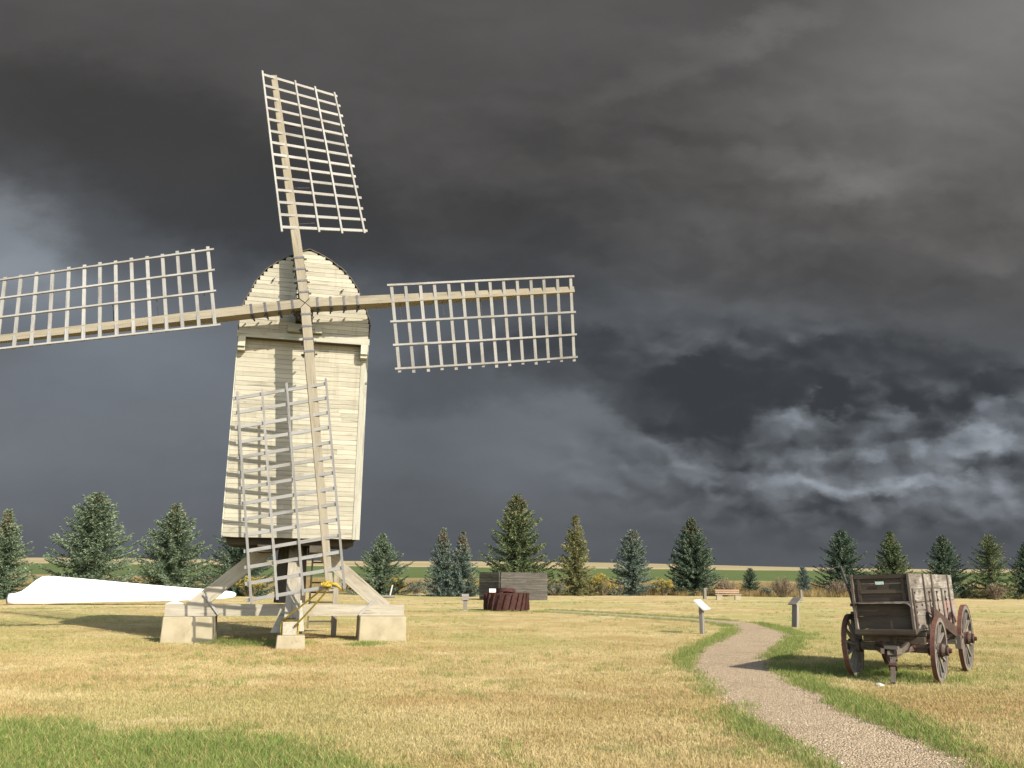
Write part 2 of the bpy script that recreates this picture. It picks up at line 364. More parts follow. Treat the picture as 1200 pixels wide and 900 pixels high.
# ------------------------------------------------------------------ mesh builder
class MB:
    def __init__(s):
        s.v = []; s.f = []; s.g = []; s.t = []; s.sm = False

    def _add(s, vs, fs, gs, tint):
        o = len(s.v)
        s.v += [tuple(p) for p in vs]; s.f += [tuple(i + o for i in f) for f in fs]
        off = Vector((random.uniform(-50, 50), random.uniform(-50, 50), random.uniform(-50, 50)))
        s.g += [tuple(Vector(g) + off) for g in gs]
        s.t += [random.random() if tint is None else tint] * len(vs)

    def box(s, c, L, Wd, T, dims, tint=None, taper=1.0, jit=0.0):
        """box centred at c, axes L (length, grain), Wd, T with full sizes dims; taper scales the +L end"""
        c = Vector(c); L = Vector(L).normalized(); Wd = Vector(Wd).normalized(); T = Vector(T).normalized()
        l, w, t = dims[0] / 2, dims[1] / 2, dims[2] / 2
        vs, gs = [], []
        for a in (-1, 1):
            k = taper if a > 0 else 1.0
            for b_ in (-1, 1):
                for d in (-1, 1):
                    p = c + L * (a * l) + Wd * (b_ * w * k) + T * (d * t * k)
                    if jit:
                        p += Vector((random.uniform(-jit, jit), random.uniform(-jit, jit), random.uniform(-jit, jit)))
                    vs.append(p); gs.append((a * l, b_ * w, d * t))
        fs = [(0, 1, 3, 2), (4, 6, 7, 5), (0, 4, 5, 1), (2, 3, 7, 6), (0, 2, 6, 4), (1, 5, 7, 3)]
        if L.cross(Wd).dot(T) < 0:
            fs = [f[::-1] for f in fs]
        s._add(vs, fs, gs, tint)

    def beam(s, p0, p1, w, t, side=None, tint=None, taper=1.0, jit=0.0):
        p0 = Vector(p0); p1 = Vector(p1); L = (p1 - p0)
        ln = L.length; L.normalize()
        if side is None:
            side = Vector((0, 0, 1)) if abs(L.z) < 0.9 else Vector((1, 0, 0))
        side = Vector(side); side = (side - L * side.dot(L)).normalized()
        T = L.cross(side)
        s.box((p0 + p1) / 2, L, side, T, (ln, w, t), tint, taper, jit)

    def axbox(s, x0, x1, y0, y1, z0, z1, grain='x', tint=None, jit=0.0):
        c = ((x0 + x1) / 2, (y0 + y1) / 2, (z0 + z1) / 2); d = (x1 - x0, y1 - y0, z1 - z0)
        ax = [Vector((1, 0, 0)), Vector((0, 1, 0)), Vector((0, 0, 1))]
        o = {'x': (0, 1, 2), 'y': (1, 2, 0), 'z': (2, 0, 1)}[grain]
        s.box(c, ax[o[0]], ax[o[1]], ax[o[2]], (d[o[0]], d[o[1]], d[o[2]]), tint, 1.0, jit)

    def prism(s, pts, y0, y1, tint=None, frame=None):
        """polygon in local xz extruded along y (or with a 3x4 frame function)"""
        n = len(pts)
        f = frame or (lambda x, y, z: Vector((x, y, z)))
        vs = [f(x, y0, z) for x, z in pts] + [f(x, y1, z) for x, z in pts]
        gs = [(x, y0, z) for x, z in pts] + [(x, y1, z) for x, z in pts]
        fs = [tuple(range(n)), tuple(range(2 * n - 1, n - 1, -1))]
        fs += [(i + n, (i + 1) % n + n, (i + 1) % n, i) for i in range(n)]
        s._add(vs, fs, gs, tint)

    def tube(s, pts, radii, n=8, cap=True, tint=None):
        pts = [Vector(p) for p in pts]
        if not hasattr(radii, '__len__'):
            radii = [radii] * len(pts)
        vs, gs, fs = [], [], []
        up = None; dist = 0
        for i, p in enumerate(pts):
            d = (pts[min(i + 1, len(pts) - 1)] - pts[max(i - 1, 0)]).normalized()
            if up is None:
                up = Vector((0, 0, 1)) if abs(d.z) < 0.9 else Vector((1, 0, 0))
            a = (up - d * up.dot(d)).normalized(); b_ = d.cross(a); up = a
            if i:
                dist += (p - pts[i - 1]).length
            for k in range(n):
                th = 2 * math.pi * k / n
                vs.append(p + (a * math.cos(th) + b_ * math.sin(th)) * radii[i]); gs.append((dist, math.cos(th) * radii[i], math.sin(th) * radii[i]))
        for i in range(len(pts) - 1):
            for k in range(n):
                k2 = (k + 1) % n
                fs.append((i * n + k, i * n + k2, (i + 1) * n + k2, (i + 1) * n + k))
        if cap:
            fs.append(tuple(range(n - 1, -1, -1))); fs.append(tuple(range((len(pts) - 1) * n, len(pts) * n)))
        s._add(vs, fs, gs, tint)

    def ring(s, c, axis, r0, r1, wd, n=40, tint=None, a0=0.0, a1=2 * math.pi):
        c = Vector(c); ax = Vector(axis).normalized()
        e = Vector((0, 0, 1)) if abs(ax.z) < 0.9 else Vector((1, 0, 0))
        e = (e - ax * e.dot(ax)).normalized(); g = ax.cross(e)
        full = abs(a1 - a0 - 2 * math.pi) < 1e-6
        m = n if full else n + 1
        vs, gs, fs = [], [], []
        for i in range(m):
            th = a0 + (a1 - a0) * i / n
            d = e * math.cos(th) + g * math.sin(th)
            for (r, h) in ((r0, -wd / 2), (r1, -wd / 2), (r1, wd / 2), (r0, wd / 2)):
                vs.append(c + d * r + ax * h); gs.append((th * r1, r, h))
        for i in range(n):
            j = (i + 1) % m
            for k in range(4):
                k2 = (k + 1) % 4
                fs.append((i * 4 + k, j * 4 + k, j * 4 + k2, i * 4 + k2))
        if not full:
            fs.append((0, 1, 2, 3)); fs.append(tuple((m - 1) * 4 + k for k in (3, 2, 1, 0)))
        s._add(vs, fs, gs, tint)

    def mesh(s, name, mat, smooth=False):
        me = bpy.data.meshes.new(name)
        me.from_pydata(s.v, [], s.f)
        a = me.attributes.new('grain', 'FLOAT_VECTOR', 'POINT'); a.data.foreach_set('vector', np.array(s.g, np.float32).ravel())
        a = me.attributes.new('tint', 'FLOAT', 'POINT'); a.data.foreach_set('value', np.array(s.t, np.float32))
        me.materials.append(mat)
        if smooth:
            me.polygons.foreach_set('use_smooth', [True] * len(me.polygons))
        me.update()
        return me

    def build(s, name, mat, parent=None, smooth=False):
        me = s.mesh(name, MAT[mat] if isinstance(mat, str) else mat, smooth)
        return link(name, me, parent)


def link(name, me, parent=None):
    o = bpy.data.objects.new(name, me); COL.objects.link(o)
    if parent is not None:
        o.parent = parent
    return o


def tag(o, label=None, cat=None, group=None, kind=None):
    if label: o['label'] = label
    if cat: o['category'] = cat
    if group: o['group'] = group
    if kind: o['kind'] = kind
    return o


def thing(name, label, cat, loc=(0, 0, 0), rz=0.0, group=None):
    o = bpy.data.objects.new(name, None); COL.objects.link(o)
    o.location = loc; o.rotation_euler = (0, 0, rz); o.empty_display_size = 0.3
    return tag(o, label, cat, group)


def np_mesh(name, V, F, mat, tint=None, n=4, smooth=False):
    """V (k,3); F (m,n) uniform polygons"""
    me = bpy.data.meshes.new(name)
    V = np.asarray(V, np.float32); F = np.asarray(F, np.int32)
    me.vertices.add(len(V)); me.vertices.foreach_set('co', V.ravel())
    me.loops.add(F.size); me.loops.foreach_set('vertex_index', F.ravel())
    me.polygons.add(len(F)); me.polygons.foreach_set('loop_start', np.arange(0, F.size, n, dtype=np.int32))
    if smooth:
        me.polygons.foreach_set('use_smooth', np.ones(len(F), bool))
    me.update(calc_edges=True)
    if tint is not None:
        a = me.attributes.new('tint', 'FLOAT', 'POINT'); a.data.foreach_set('value', np.asarray(tint, np.float32))
    me.materials.append(mat)
    return me


# ------------------------------------------------------------------ terrain
def terr(x, y):
    x = np.asarray(x, float); y = np.asarray(y, float)
    h = np.interp(y, [88, 110, 130, 200, 300, 450, 650, 900, 1500, 6000], [0, 0.10, 0.35, 1.3, 3.1, 6.2, 10.5, 15.6, 20, 40])
    far = np.clip((y - 300) / 600, 0, 1)
    h = h + far * (1.6 * np.sin(x * 0.0042 + 2.3) + 0.9 * np.sin(x * 0.011 + 0.7)) * np.clip(y / 900, 0, 2)
    return h


PATH = [((2.95, 2), (4.3, 2)), ((2.86, 7), (4.3, 7)), ((2.84, 8.36), (4.35, 8.42)), ((2.82, 9.86), (4.45, 10.2)), ((2.91, 11.69), (4.56, 11.95)),
        ((3.08, 13.77), (4.74, 14.32)), ((3.32, 16.19), (5.09, 16.8)), ((3.62, 18.12), (5.62, 19.07)), ((4.41, 21.1), (6.46, 21.35)),
        ((5.89, 25.0), (7.88, 24.95)), ((7.09, 28.2), (8.75, 27.65)), ((7.85, 31.0), (9.1, 30.6)), ((7.9, 33.2), (9.4, 34.2)),
        ((7.0, 35.6), (8.1, 37.4)), ((5.1, 38.6), (6.1, 40.4)), ((3.1, 41.6), (4.1, 43.2)), ((1.5, 43.6), (2.4, 45.4))]


def catmull(P, k=8):
    P = np.array(P, float); P = np.vstack([2 * P[0] - P[1], P, 2 * P[-1] - P[-2]])
    out = []
    for i in range(1, len(P) - 2):
        for t in np.linspace(0, 1, k, endpoint=False):
            a, b, c, d = P[i - 1], P[i], P[i + 1], P[i + 2]
            out.append(0.5 * (2 * b + (c - a) * t + (2 * a - 5 * b + 4 * c - d) * t * t + (3 * b - a - 3 * c + d) * t ** 3))
    out.append(P[-2])
    return np.array(out)


PL = catmull([p[0] for p in PATH], 10); PR = catmull([p[1] for p in PATH], 10)
TRAILS = [catmull(t, 6) for t in (
    [(1.5, 43.3), (0.3, 42.7), (-2, 42.9), (-5, 42.0), (-7.5, 41.5)],
    [(-5.9, 52.5), (-2, 56.2), (2.5, 58.5), (7, 60.2), (14.3, 63), (19, 64.5), (24.4, 65.5), (34, 66)],
    [(-27, 39.0), (-23.2, 40.6), (-20.3, 42.2), (-17.6, 44.0), (-12, 46)],
    [(22, 52.5), (25, 50.5), (28, 47.6), (31, 46)])]


def vnoise(x, y, s, seed=0):
    """cheap smooth value noise"""
    r = np.random.default_rng(seed); Gd = r.random((256, 256))
    x = x / s + 1000; y = y / s + 1000
    xi = np.floor(x).astype(int); yi = np.floor(y).astype(int); fx = x - xi; fy = y - yi
    fx = fx * fx * (3 - 2 * fx); fy = fy * fy * (3 - 2 * fy)
    g = lambda a, b: Gd[a % 256, b % 256]
    return (g(xi, yi) * (1 - fx) + g(xi + 1, yi) * fx) * (1 - fy) + (g(xi, yi + 1) * (1 - fx) + g(xi + 1, yi + 1) * fx) * fy


def pdist(P, Q):
    """distance from points P (n,2) to polyline samples Q"""
    d = np.full(len(P), 1e9)
    for i in range(len(Q) - 1):
        a = Q[i]; ab = Q[i + 1] - a; L2 = (ab ** 2).sum()
        if L2 < 1e-9:
            continue
        t = np.clip(((P - a) @ ab) / L2, 0, 1)
        d = np.minimum(d, np.hypot(*(P - a - t[:, None] * ab).T))
    return d


def inside(P, poly):
    x, y = P[:, 0], P[:, 1]; c = np.zeros(len(P), bool); n = len(poly)
    for i in range(n):
        x0, y0 = poly[i]; x1, y1 = poly[(i + 1) % n]
        m = (y0 > y) != (y1 > y)
        c ^= m & (x < (x1 - x0) * (y - y0) / (y1 - y0 + 1e-12) + x0)
    return c


PPOLY = np.vstack([PL, PR[::-1]])


def green_field(P):
    """how lush the grass is, 0..1"""
    x, y = P[:, 0], P[:, 1]
    n = vnoise(x, y, 0.5, 1); n2 = vnoise(x, y, 0.16, 2); n3 = vnoise(x, y, 1.4, 3)
    near = (np.abs(x) < 30) & (y < 70) & (y > 2)
    g = np.zeros(len(P))
    idx = np.where(near)[0]
    if len(idx):
        q = P[idx]
        ins = inside(q, PPOLY)
        dl = pdist(q, PL); dr = pdist(q, PR)
        wl = 0.13 + 0.36 * (n[idx] - 0.35) + 0.007 * q[:, 1]; wr = 0.34 + 0.5 * (n[idx] - 0.4) + 0.008 * q[:, 1]
        gl = np.clip(1.25 - dl / np.clip(wl, 0.10, 9), 0, 1); gr = np.clip(1.25 - dr / np.clip(wr, 0.14, 9), 0, 1)
        gg = np.maximum(gl, gr)
        gg = np.where(ins, gg * (np.minimum(dl, dr) < 0.10), gg)
        # patchy gaps along the left edge
        gg = gg * np.clip(0.25 + 1.9 * (n3[idx] - 0.15), 0, 1)
        for t in TRAILS:
            gg = np.maximum(gg, np.clip(1.2 - pdist(q, t) / (0.22 + 0.25 * n[idx]), 0, 1) * (0.35 + 0.6 * n3[idx]))
        g[idx] = gg
    # lush wedge in the near left corner
    edge = 9.85 - 0.52 * np.maximum(x + 3.4, 0) - 0.10 * np.maximum(x + 3.4, 0) ** 2 + 0.06 * np.minimum(x + 3.4, 0) * -1 + 0.7 * (n3 - 0.5) + 0.45 * (n - 0.5) + 0.2 * (n2 - 0.5)
    g = np.maximum(g, np.clip((edge - y) / 0.8 + 0.35 + 0.5 * (n2 - 0.5), 0, 1) * (y > 1))
    # a few greener patches round the mill base
    for cx, cy, r in ((-5.9, 21.9, 0.9), (-3.6, 21.9, 0.6), (-7.2, 22.4, 0.7), (6.6, 16.2, 1.2)):
        d = np.hypot(x - cx, (y - cy)); g = np.maximum(g, np.clip(1.25 - d / (r * (0.6 + 0.9 * n)), 0, 0.8))
    return g


def axis_pts(lo, hi, step, out_lo, out_hi, grow=1.22):
    a = list(np.arange(lo, hi + 1e-6, step))
    s = step; v = hi
    while v < out_hi:
        s *= grow; v += s; a.append(min(v, out_hi))
    s = step; v = lo; pre = []
    while v > out_lo:
        s *= grow; v -= s; pre.append(max(v, out_lo))
    return np.array(pre[::-1] + a)


# ---- lawn colour shared by the ground sheet and the grass blades
def lawn_group():
    g = bpy.data.node_groups.new('LawnColour', 'ShaderNodeTree')
    g.interface.new_socket('Color', in_out='OUTPUT', socket_type='NodeSocketColor')
    T = NT(g)
    o = T.node('NodeGroupOutput')
    p = T.node('ShaderNodeNewGeometry').outputs['Position']
    p2 = T.vmath('MULTIPLY', p, (1, 1, 0))
    big = T.noise(T.mapping(p2, loc=(3.1, 8.2, 0), scale=(1, 0.75, 1)), 0.11, 3, 0.5)
    mid = T.noise(T.mapping(p2, loc=(13.1, 1.2, 0)), 0.45, 5, 0.62, 0.4)
    sm = T.noise(p2, 2.2, 5, 0.65, 0.3)
    fine = T.noise(T.mapping(p2, scale=(1, 0.55, 1)), 16, 3, 0.7)
    c = T.mix(T.mapr(mid, 0.34, 0.64), (0.45, 0.345, 0.155), (0.60, 0.495, 0.265))
    c = T.mix(T.math('MULTIPLY', T.mapr(sm, 0.50, 0.70), 0.6), c, (0.36, 0.235, 0.105))
    c = T.mix(T.math('MULTIPLY', T.mapr(T.noise(T.mapping(p2, loc=(21, 13, 0), scale=(0.7, 1.2, 1)), 0.20, 4, 0.55, 0.5), 0.50, 0.62), 0.6), c, (0.43, 0.295, 0.135))
    c = T.mix(T.math('MULTIPLY', T.mapr(big, 0.47, 0.60), 0.75), c, (0.40, 0.385, 0.155))
    c = T.mix(T.math('MULTIPLY', T.mapr(T.noise(T.mapping(p2, loc=(7, 3, 0)), 0.8, 6, 0.68, 0.4), 0.55, 0.66), 0.6), c, (0.24, 0.255, 0.09))
    c = T.mix(T.math('MULTIPLY', T.mapr(T.noise(T.mapping(p2, loc=(1, 9, 0), scale=(1, 1.3, 1)), 0.45, 5, 0.62, 0.4), 0.55, 0.68), 0.7), c, (0.66, 0.555, 0.33))
    c = T.mix(T.math('MULTIPLY', T.mapr(T.noise(T.mapping(p2, loc=(31, 3, 0)), 1.3, 5, 0.7, 0.3), 0.64, 0.74), 0.55), c, (0.30, 0.20, 0.10))
    c = T.mix(T.math('MULTIPLY', T.mapr(fine, 0.5, 0.75), 0.35), c, (0.30, 0.21, 0.09))
    T.set(o.inputs[0], c)
    return g


LAWN = lawn_group()


def lawn_color(T):
    nd = T.node('ShaderNodeGroup'); nd.node_tree = LAWN
    return nd.outputs[0]


def ground_material():
    m, T, b = new_mat('ground')
    p = T.node('ShaderNodeNewGeometry').outputs['Position']
    X, Y, Z = T.sep(p)
    p2 = T.vmath('MULTIPLY', p, (1, 1, 0))
    c = lawn_color(T)
    c = T.mix(0.12, c, (0.22, 0.16, 0.08))
    ggn = T.noise(p2, 5, 4, 0.6)
    gcol = T.mix(T.mapr(ggn, 0.3, 0.7), (0.12, 0.185, 0.045), (0.20, 0.25, 0.07))
    c = T.mix(T.mapr(T.attr('green'), 0.05, 0.9), c, gcol)
    # rough prairie behind the lawn, then crop, then stubble
    wob = T.math('MULTIPLY', T.math('SUBTRACT', T.noise(p2, 0.03, 4, 0.6), 0.5), 30)
    yw = T.math('ADD', Y, wob)
    pr = T.mix(T.mapr(T.noise(p2, 0.12, 6, 0.7), 0.4, 0.62), (0.34, 0.25, 0.125), (0.20, 0.165, 0.085))
    pr = T.mix(T.mapr(T.noise(T.mapping(p2, loc=(9, 9, 0)), 0.25, 5, 0.7), 0.56, 0.7), pr, (0.14, 0.145, 0.075))
    c = T.mix(T.mapr(T.math('ADD', Y, T.math('MULTIPLY', T.math('SUBTRACT', ggn, 0.5), 3)), 86, 89), c, pr)
    cr = T.mix(T.noise(T.mapping(p2, scale=(0.3, 1, 1)), 0.04, 5, 0.6), (0.078, 0.108, 0.040), (0.125, 0.158, 0.062))
    c = T.mix(T.mapr(yw, 190, 204), c, cr)
    st = T.mix(T.mapr(T.noise(T.mapping(p2, scale=(0.2, 1, 1)), 0.012, 5, 0.6), 0.35, 0.65), (0.40, 0.33, 0.19), (0.29, 0.235, 0.135))
    c = T.mix(T.mapr(T.math('ADD', Y, T.math('MULTIPLY', wob, 2)), 436, 452), c, st)
    T.set(b.inputs['Base Color'], c)
    b.inputs['Roughness'].default_value = 1.0; b.inputs['Specular IOR Level'].default_value = 0.05
    h = T.math('ADD', T.noise(p2, 22, 4, 0.75), T.math('MULTIPLY', T.noise(p2, 4, 3, 0.6), 0.7))
    T.set(b.inputs['Normal'], T.bump(h, 0.9, 0.05))
    return m


def build_ground():
    xs = axis_pts(-15, 17, 0.16, -5000, 5000)
    ys = axis_pts(4, 38, 0.16, -300, 7000, 1.12)
    XX, YY = np.meshgrid(xs, ys)
    ZZ = terr(XX, YY)
    V = np.stack([XX.ravel(), YY.ravel(), ZZ.ravel()], 1)
    nx, ny = len(xs), len(ys)
    i = np.arange(nx - 1)[None, :] + nx * np.arange(ny - 1)[:, None]
    F = np.stack([i, i + 1, i + nx + 1, i + nx], -1).reshape(-1, 4)
    me = np_mesh('ground', V, F, ground_material(), smooth=True)
    g = green_field(V[:, :2])
    a = me.attributes.new('green', 'FLOAT', 'POINT'); a.data.foreach_set('value', g.astype(np.float32))
    tag(link('ground', me), kind='structure')


build_ground()


def scatter(name, me, clump, seed, smin, smax, kind_label=None):
    """object that holds only instances of clump spread over me with density attribute 'dens'"""
    o = link(name, me)
    g = bpy.data.node_groups.new(name, 'GeometryNodeTree')
    g.interface.new_socket('Geometry', in_out='INPUT', socket_type='NodeSocketGeometry')
    g.interface.new_socket('Geometry', in_out='OUTPUT', socket_type='NodeSocketGeometry')
    N, L = g.nodes, g.links
    gi = N.new('NodeGroupInput'); go = N.new('NodeGroupOutput')
    na = N.new('GeometryNodeInputNamedAttribute'); na.data_type = 'FLOAT'; na.inputs[0].default_value = 'dens'
    dp = N.new('GeometryNodeDistributePointsOnFaces'); dp.distribute_method = 'RANDOM'
    L.new(gi.outputs[0], dp.inputs['Mesh']); L.new(na.outputs[0], dp.inputs['Density']); dp.inputs['Seed'].default_value = seed
    ip = N.new('GeometryNodeInstanceOnPoints'); oi = N.new('GeometryNodeObjectInfo'); oi.inputs[0].default_value = clump
    L.new(dp.outputs['Points'], ip.inputs['Points']); L.new(oi.outputs['Geometry'], ip.inputs['Instance'])
    rv = N.new('FunctionNodeRandomValue'); rv.data_type = 'FLOAT_VECTOR'
    rv.inputs[0].default_value = (-0.12, -0.12, 0); rv.inputs[1].default_value = (0.12, 0.12, 6.28)
    L.new(rv.outputs[0], ip.inputs['Rotation'])
    rs = N.new('FunctionNodeRandomValue'); rs.data_type = 'FLOAT'
    rs.inputs[2].default_value = smin; rs.inputs[3].default_value = smax; rs.inputs['Seed'].default_value = seed + 5
    L.new(rs.outputs[1], ip.inputs['Scale'])
    L.new(ip.outputs[0], go.inputs[0])
    md = o.modifiers.new('scatter', 'NODES'); md.node_group = g
    return o


def path_material():
    m, T, b = new_mat('gravel')
    p = T.node('ShaderNodeNewGeometry').outputs['Position']
    p2 = T.vmath('MULTIPLY', p, (1, 1, 0))
    v = T.voronoi(p2, 48, color=True); vd = T.voronoi(p2, 48)
    v2 = T.voronoi(p2, 17, color=True)
    rnd = T.sep(v)[0]; rnd2 = T.sep(v2)[1]
    c = T.mix(rnd, (0.30, 0.225, 0.145), (0.62, 0.49, 0.335))
    c = T.mix(T.math('MULTIPLY', T.mapr(T.noise(p2, 30, 4, 0.8), 0.55, 0.72), 0.6), c, (0.20, 0.14, 0.095))
    c = T.mix(T.math('MULTIPLY', T.mapr(T.noise(p2, 0.9, 5, 0.65), 0.5, 0.7), 0.45), c, (0.27, 0.20, 0.14))
    c = T.mix(T.math('MULTIPLY', T.mapr(T.noise(T.mapping(p2, loc=(3, 1, 0)), 5, 4, 0.7), 0.58, 0.7), 0.5), c, (0.22, 0.16, 0.11))
    T.set(b.inputs['Base Color'], c)
    b.inputs['Roughness'].default_value = 0.95; b.inputs['Specular IOR Level'].default_value = 0.1
    h = T.math('ADD', T.math('MULTIPLY', vd, -1.0), T.math('MULTIPLY', T.noise(p2, 6, 4, 0.6), 0.8))
    T.set(b.inputs['Normal'], T.bump(h, 1.0, 0.03))
    return m


def build_path():
    n = len(PL); k = 7
    V = []
    for i in range(n):
        for j in range(k):
            t = j / (k - 1); q = PL[i] * (1 - t) + PR[i] * t
            if j in (0, k - 1):
                q = q + (q - (PL[i] + PR[i]) / 2) / np.linalg.norm(PL[i] - PR[i]) * 2 * random.uniform(-0.08, 0.06)
            V.append((q[0], q[1], 0.004 + 0.012 * math.sin(math.pi * t)))
    F = [(i * k + j, i * k + j + 1, (i + 1) * k + j + 1, (i + 1) * k + j) for i in range(n - 1) for j in range(k - 1)]
    tag(link('path', np_mesh('path', V, F, path_material(), smooth=True)), kind='structure')


build_path()


def loose_gravel():
    r = np.random.default_rng(3); V = []; F = []; n = 6
    for j, (ph, k) in enumerate(((-0.9, 0.5), (0.0, 1.0), (0.8, 0.62))):
        for i in range(n):
            th = 2 * math.pi * i / n + j * 0.4; q = r.uniform(0.75, 1.2)
            V.append((math.cos(th) * k * q, math.sin(th) * k * q * 0.8, math.sin(ph) * 0.6 + 0.25))
    for j in range(2):
        for i in range(n):
            F.append((j * n + i, j * n + (i + 1) % n, (j + 1) * n + (i + 1) % n, (j + 1) * n + i))
    F.append((12, 13, 14, 15)); F.append((12, 15, 16, 17))
    m, T, b = new_mat('gravel_stone')
    rnd = T.node('ShaderNodeObjectInfo').outputs['Random']
    c = T.mix(rnd, (0.20, 0.15, 0.10), (0.58, 0.46, 0.32)); c = T.mix(T.mapr(rnd, 0.9, 0.95), c, (0.66, 0.60, 0.53))
    T.set(b.inputs['Base Color'], c); b.inputs['Roughness'].default_value = 0.9
    st = bpy.data.objects.new('gravel_stone', np_mesh('gravel_stone', V, F, m))
    n = len(PL); k = 9; P = []; den = []
    for i in range(n):
        for j in range(k):
            t = -0.06 + 1.12 * j / (k - 1); q = PL[i] * (1 - t) + PR[i] * t
            P.append((q[0], q[1], 0.01)); den.append(float(np.interp(q[1], [6, 10, 18, 30], [800, 480, 150, 20])) * (0.25 if j in (0, k - 1) else (0.75 + 0.5 * math.sin(j * 2.1))))
    F = [(i * k + j, i * k + j + 1, (i + 1) * k + j + 1, (i + 1) * k + j) for i in range(n - 1) for j in range(k - 1)]
    me = np_mesh('loose_gravel', P, F, m)
    a = me.attributes.new('dens', 'FLOAT', 'POINT'); a.data.foreach_set('value', np.array(den, np.float32))
    tag(scatter('loose_gravel', me, st, 31, 0.004, 0.013), 'loose tan gravel stones spread over the winding path', 'gravel', kind='stuff')


loose_gravel()



# ------------------------------------------------------------------ grass (uncountable): clumps spread by geometry nodes
def grass_mat(name, dry=True):
    m, T, b = new_mat(name)
    t = T.attr('tint')
    if dry:
        c = lawn_color(T)
        c = T.mix(T.mapr(t, 0.0, 1.0), T.mix(0.35, c, (0.32, 0.225, 0.09)), T.mix(0.30, c, (0.66, 0.54, 0.30)))
        c = T.mix(T.mapr(t, 0.90, 0.92), c, (0.20, 0.21, 0.06))
    else:
        c = T.mix(t, (0.11, 0.175, 0.040), (0.27, 0.34, 0.10))
        c = T.mix(T.mapr(t, 0.90, 0.92), c, (0.40, 0.32, 0.14))
    di = T.node('ShaderNodeBsdfDiffuse'); T.set(di.inputs[0], c)
    tr = T.node('ShaderNodeBsdfTranslucent'); T.set(tr.inputs[0], c)
    mx = T.node('ShaderNodeMixShader'); mx.inputs[0].default_value = 0.3
    T.l.new(di.outputs[0], mx.inputs[1]); T.l.new(tr.outputs[0], mx.inputs[2])
    T.l.new(mx.outputs[0], T.n['Material Output'].inputs[0])
    return m


def clump_mesh(name, mat, n, R, hmin, hmax, wd, lean, seed):
    r = np.random.default_rng(seed)
    V, F, t = [], [], []
    for _ in range(n):
        a = r.uniform(0, 2 * np.pi); d = R * math.sqrt(r.random())
        x, y = d * math.cos(a), d * math.sin(a)
        h = r.uniform(hmin, hmax); az = r.uniform(0, 2 * np.pi); ln = h * r.uniform(0.1, lean)
        dx, dy = math.cos(az), math.sin(az); az2 = r.uniform(0, np.pi); px, py = math.cos(az2) * wd / 2, math.sin(az2) * wd / 2
        o = len(V)
        V += [(x - px, y - py, -0.01), (x + px, y + py, -0.01),
              (x + px * .8 + dx * ln * .35, y + py * .8 + dy * ln * .35, h * .55), (x - px * .8 + dx * ln * .35, y - py * .8 + dy * ln * .35, h * .55),
              (x + px * .15 + dx * ln, y + py * .15 + dy * ln, h), (x - px * .15 + dx * ln, y - py * .15 + dy * ln, h)]
        F += [(o, o + 1, o + 2, o + 3), (o + 3, o + 2, o + 4, o + 5)]
        t += [r.random()] * 6
    return bpy.data.objects.new(name, np_mesh(name, V, F, mat, t))


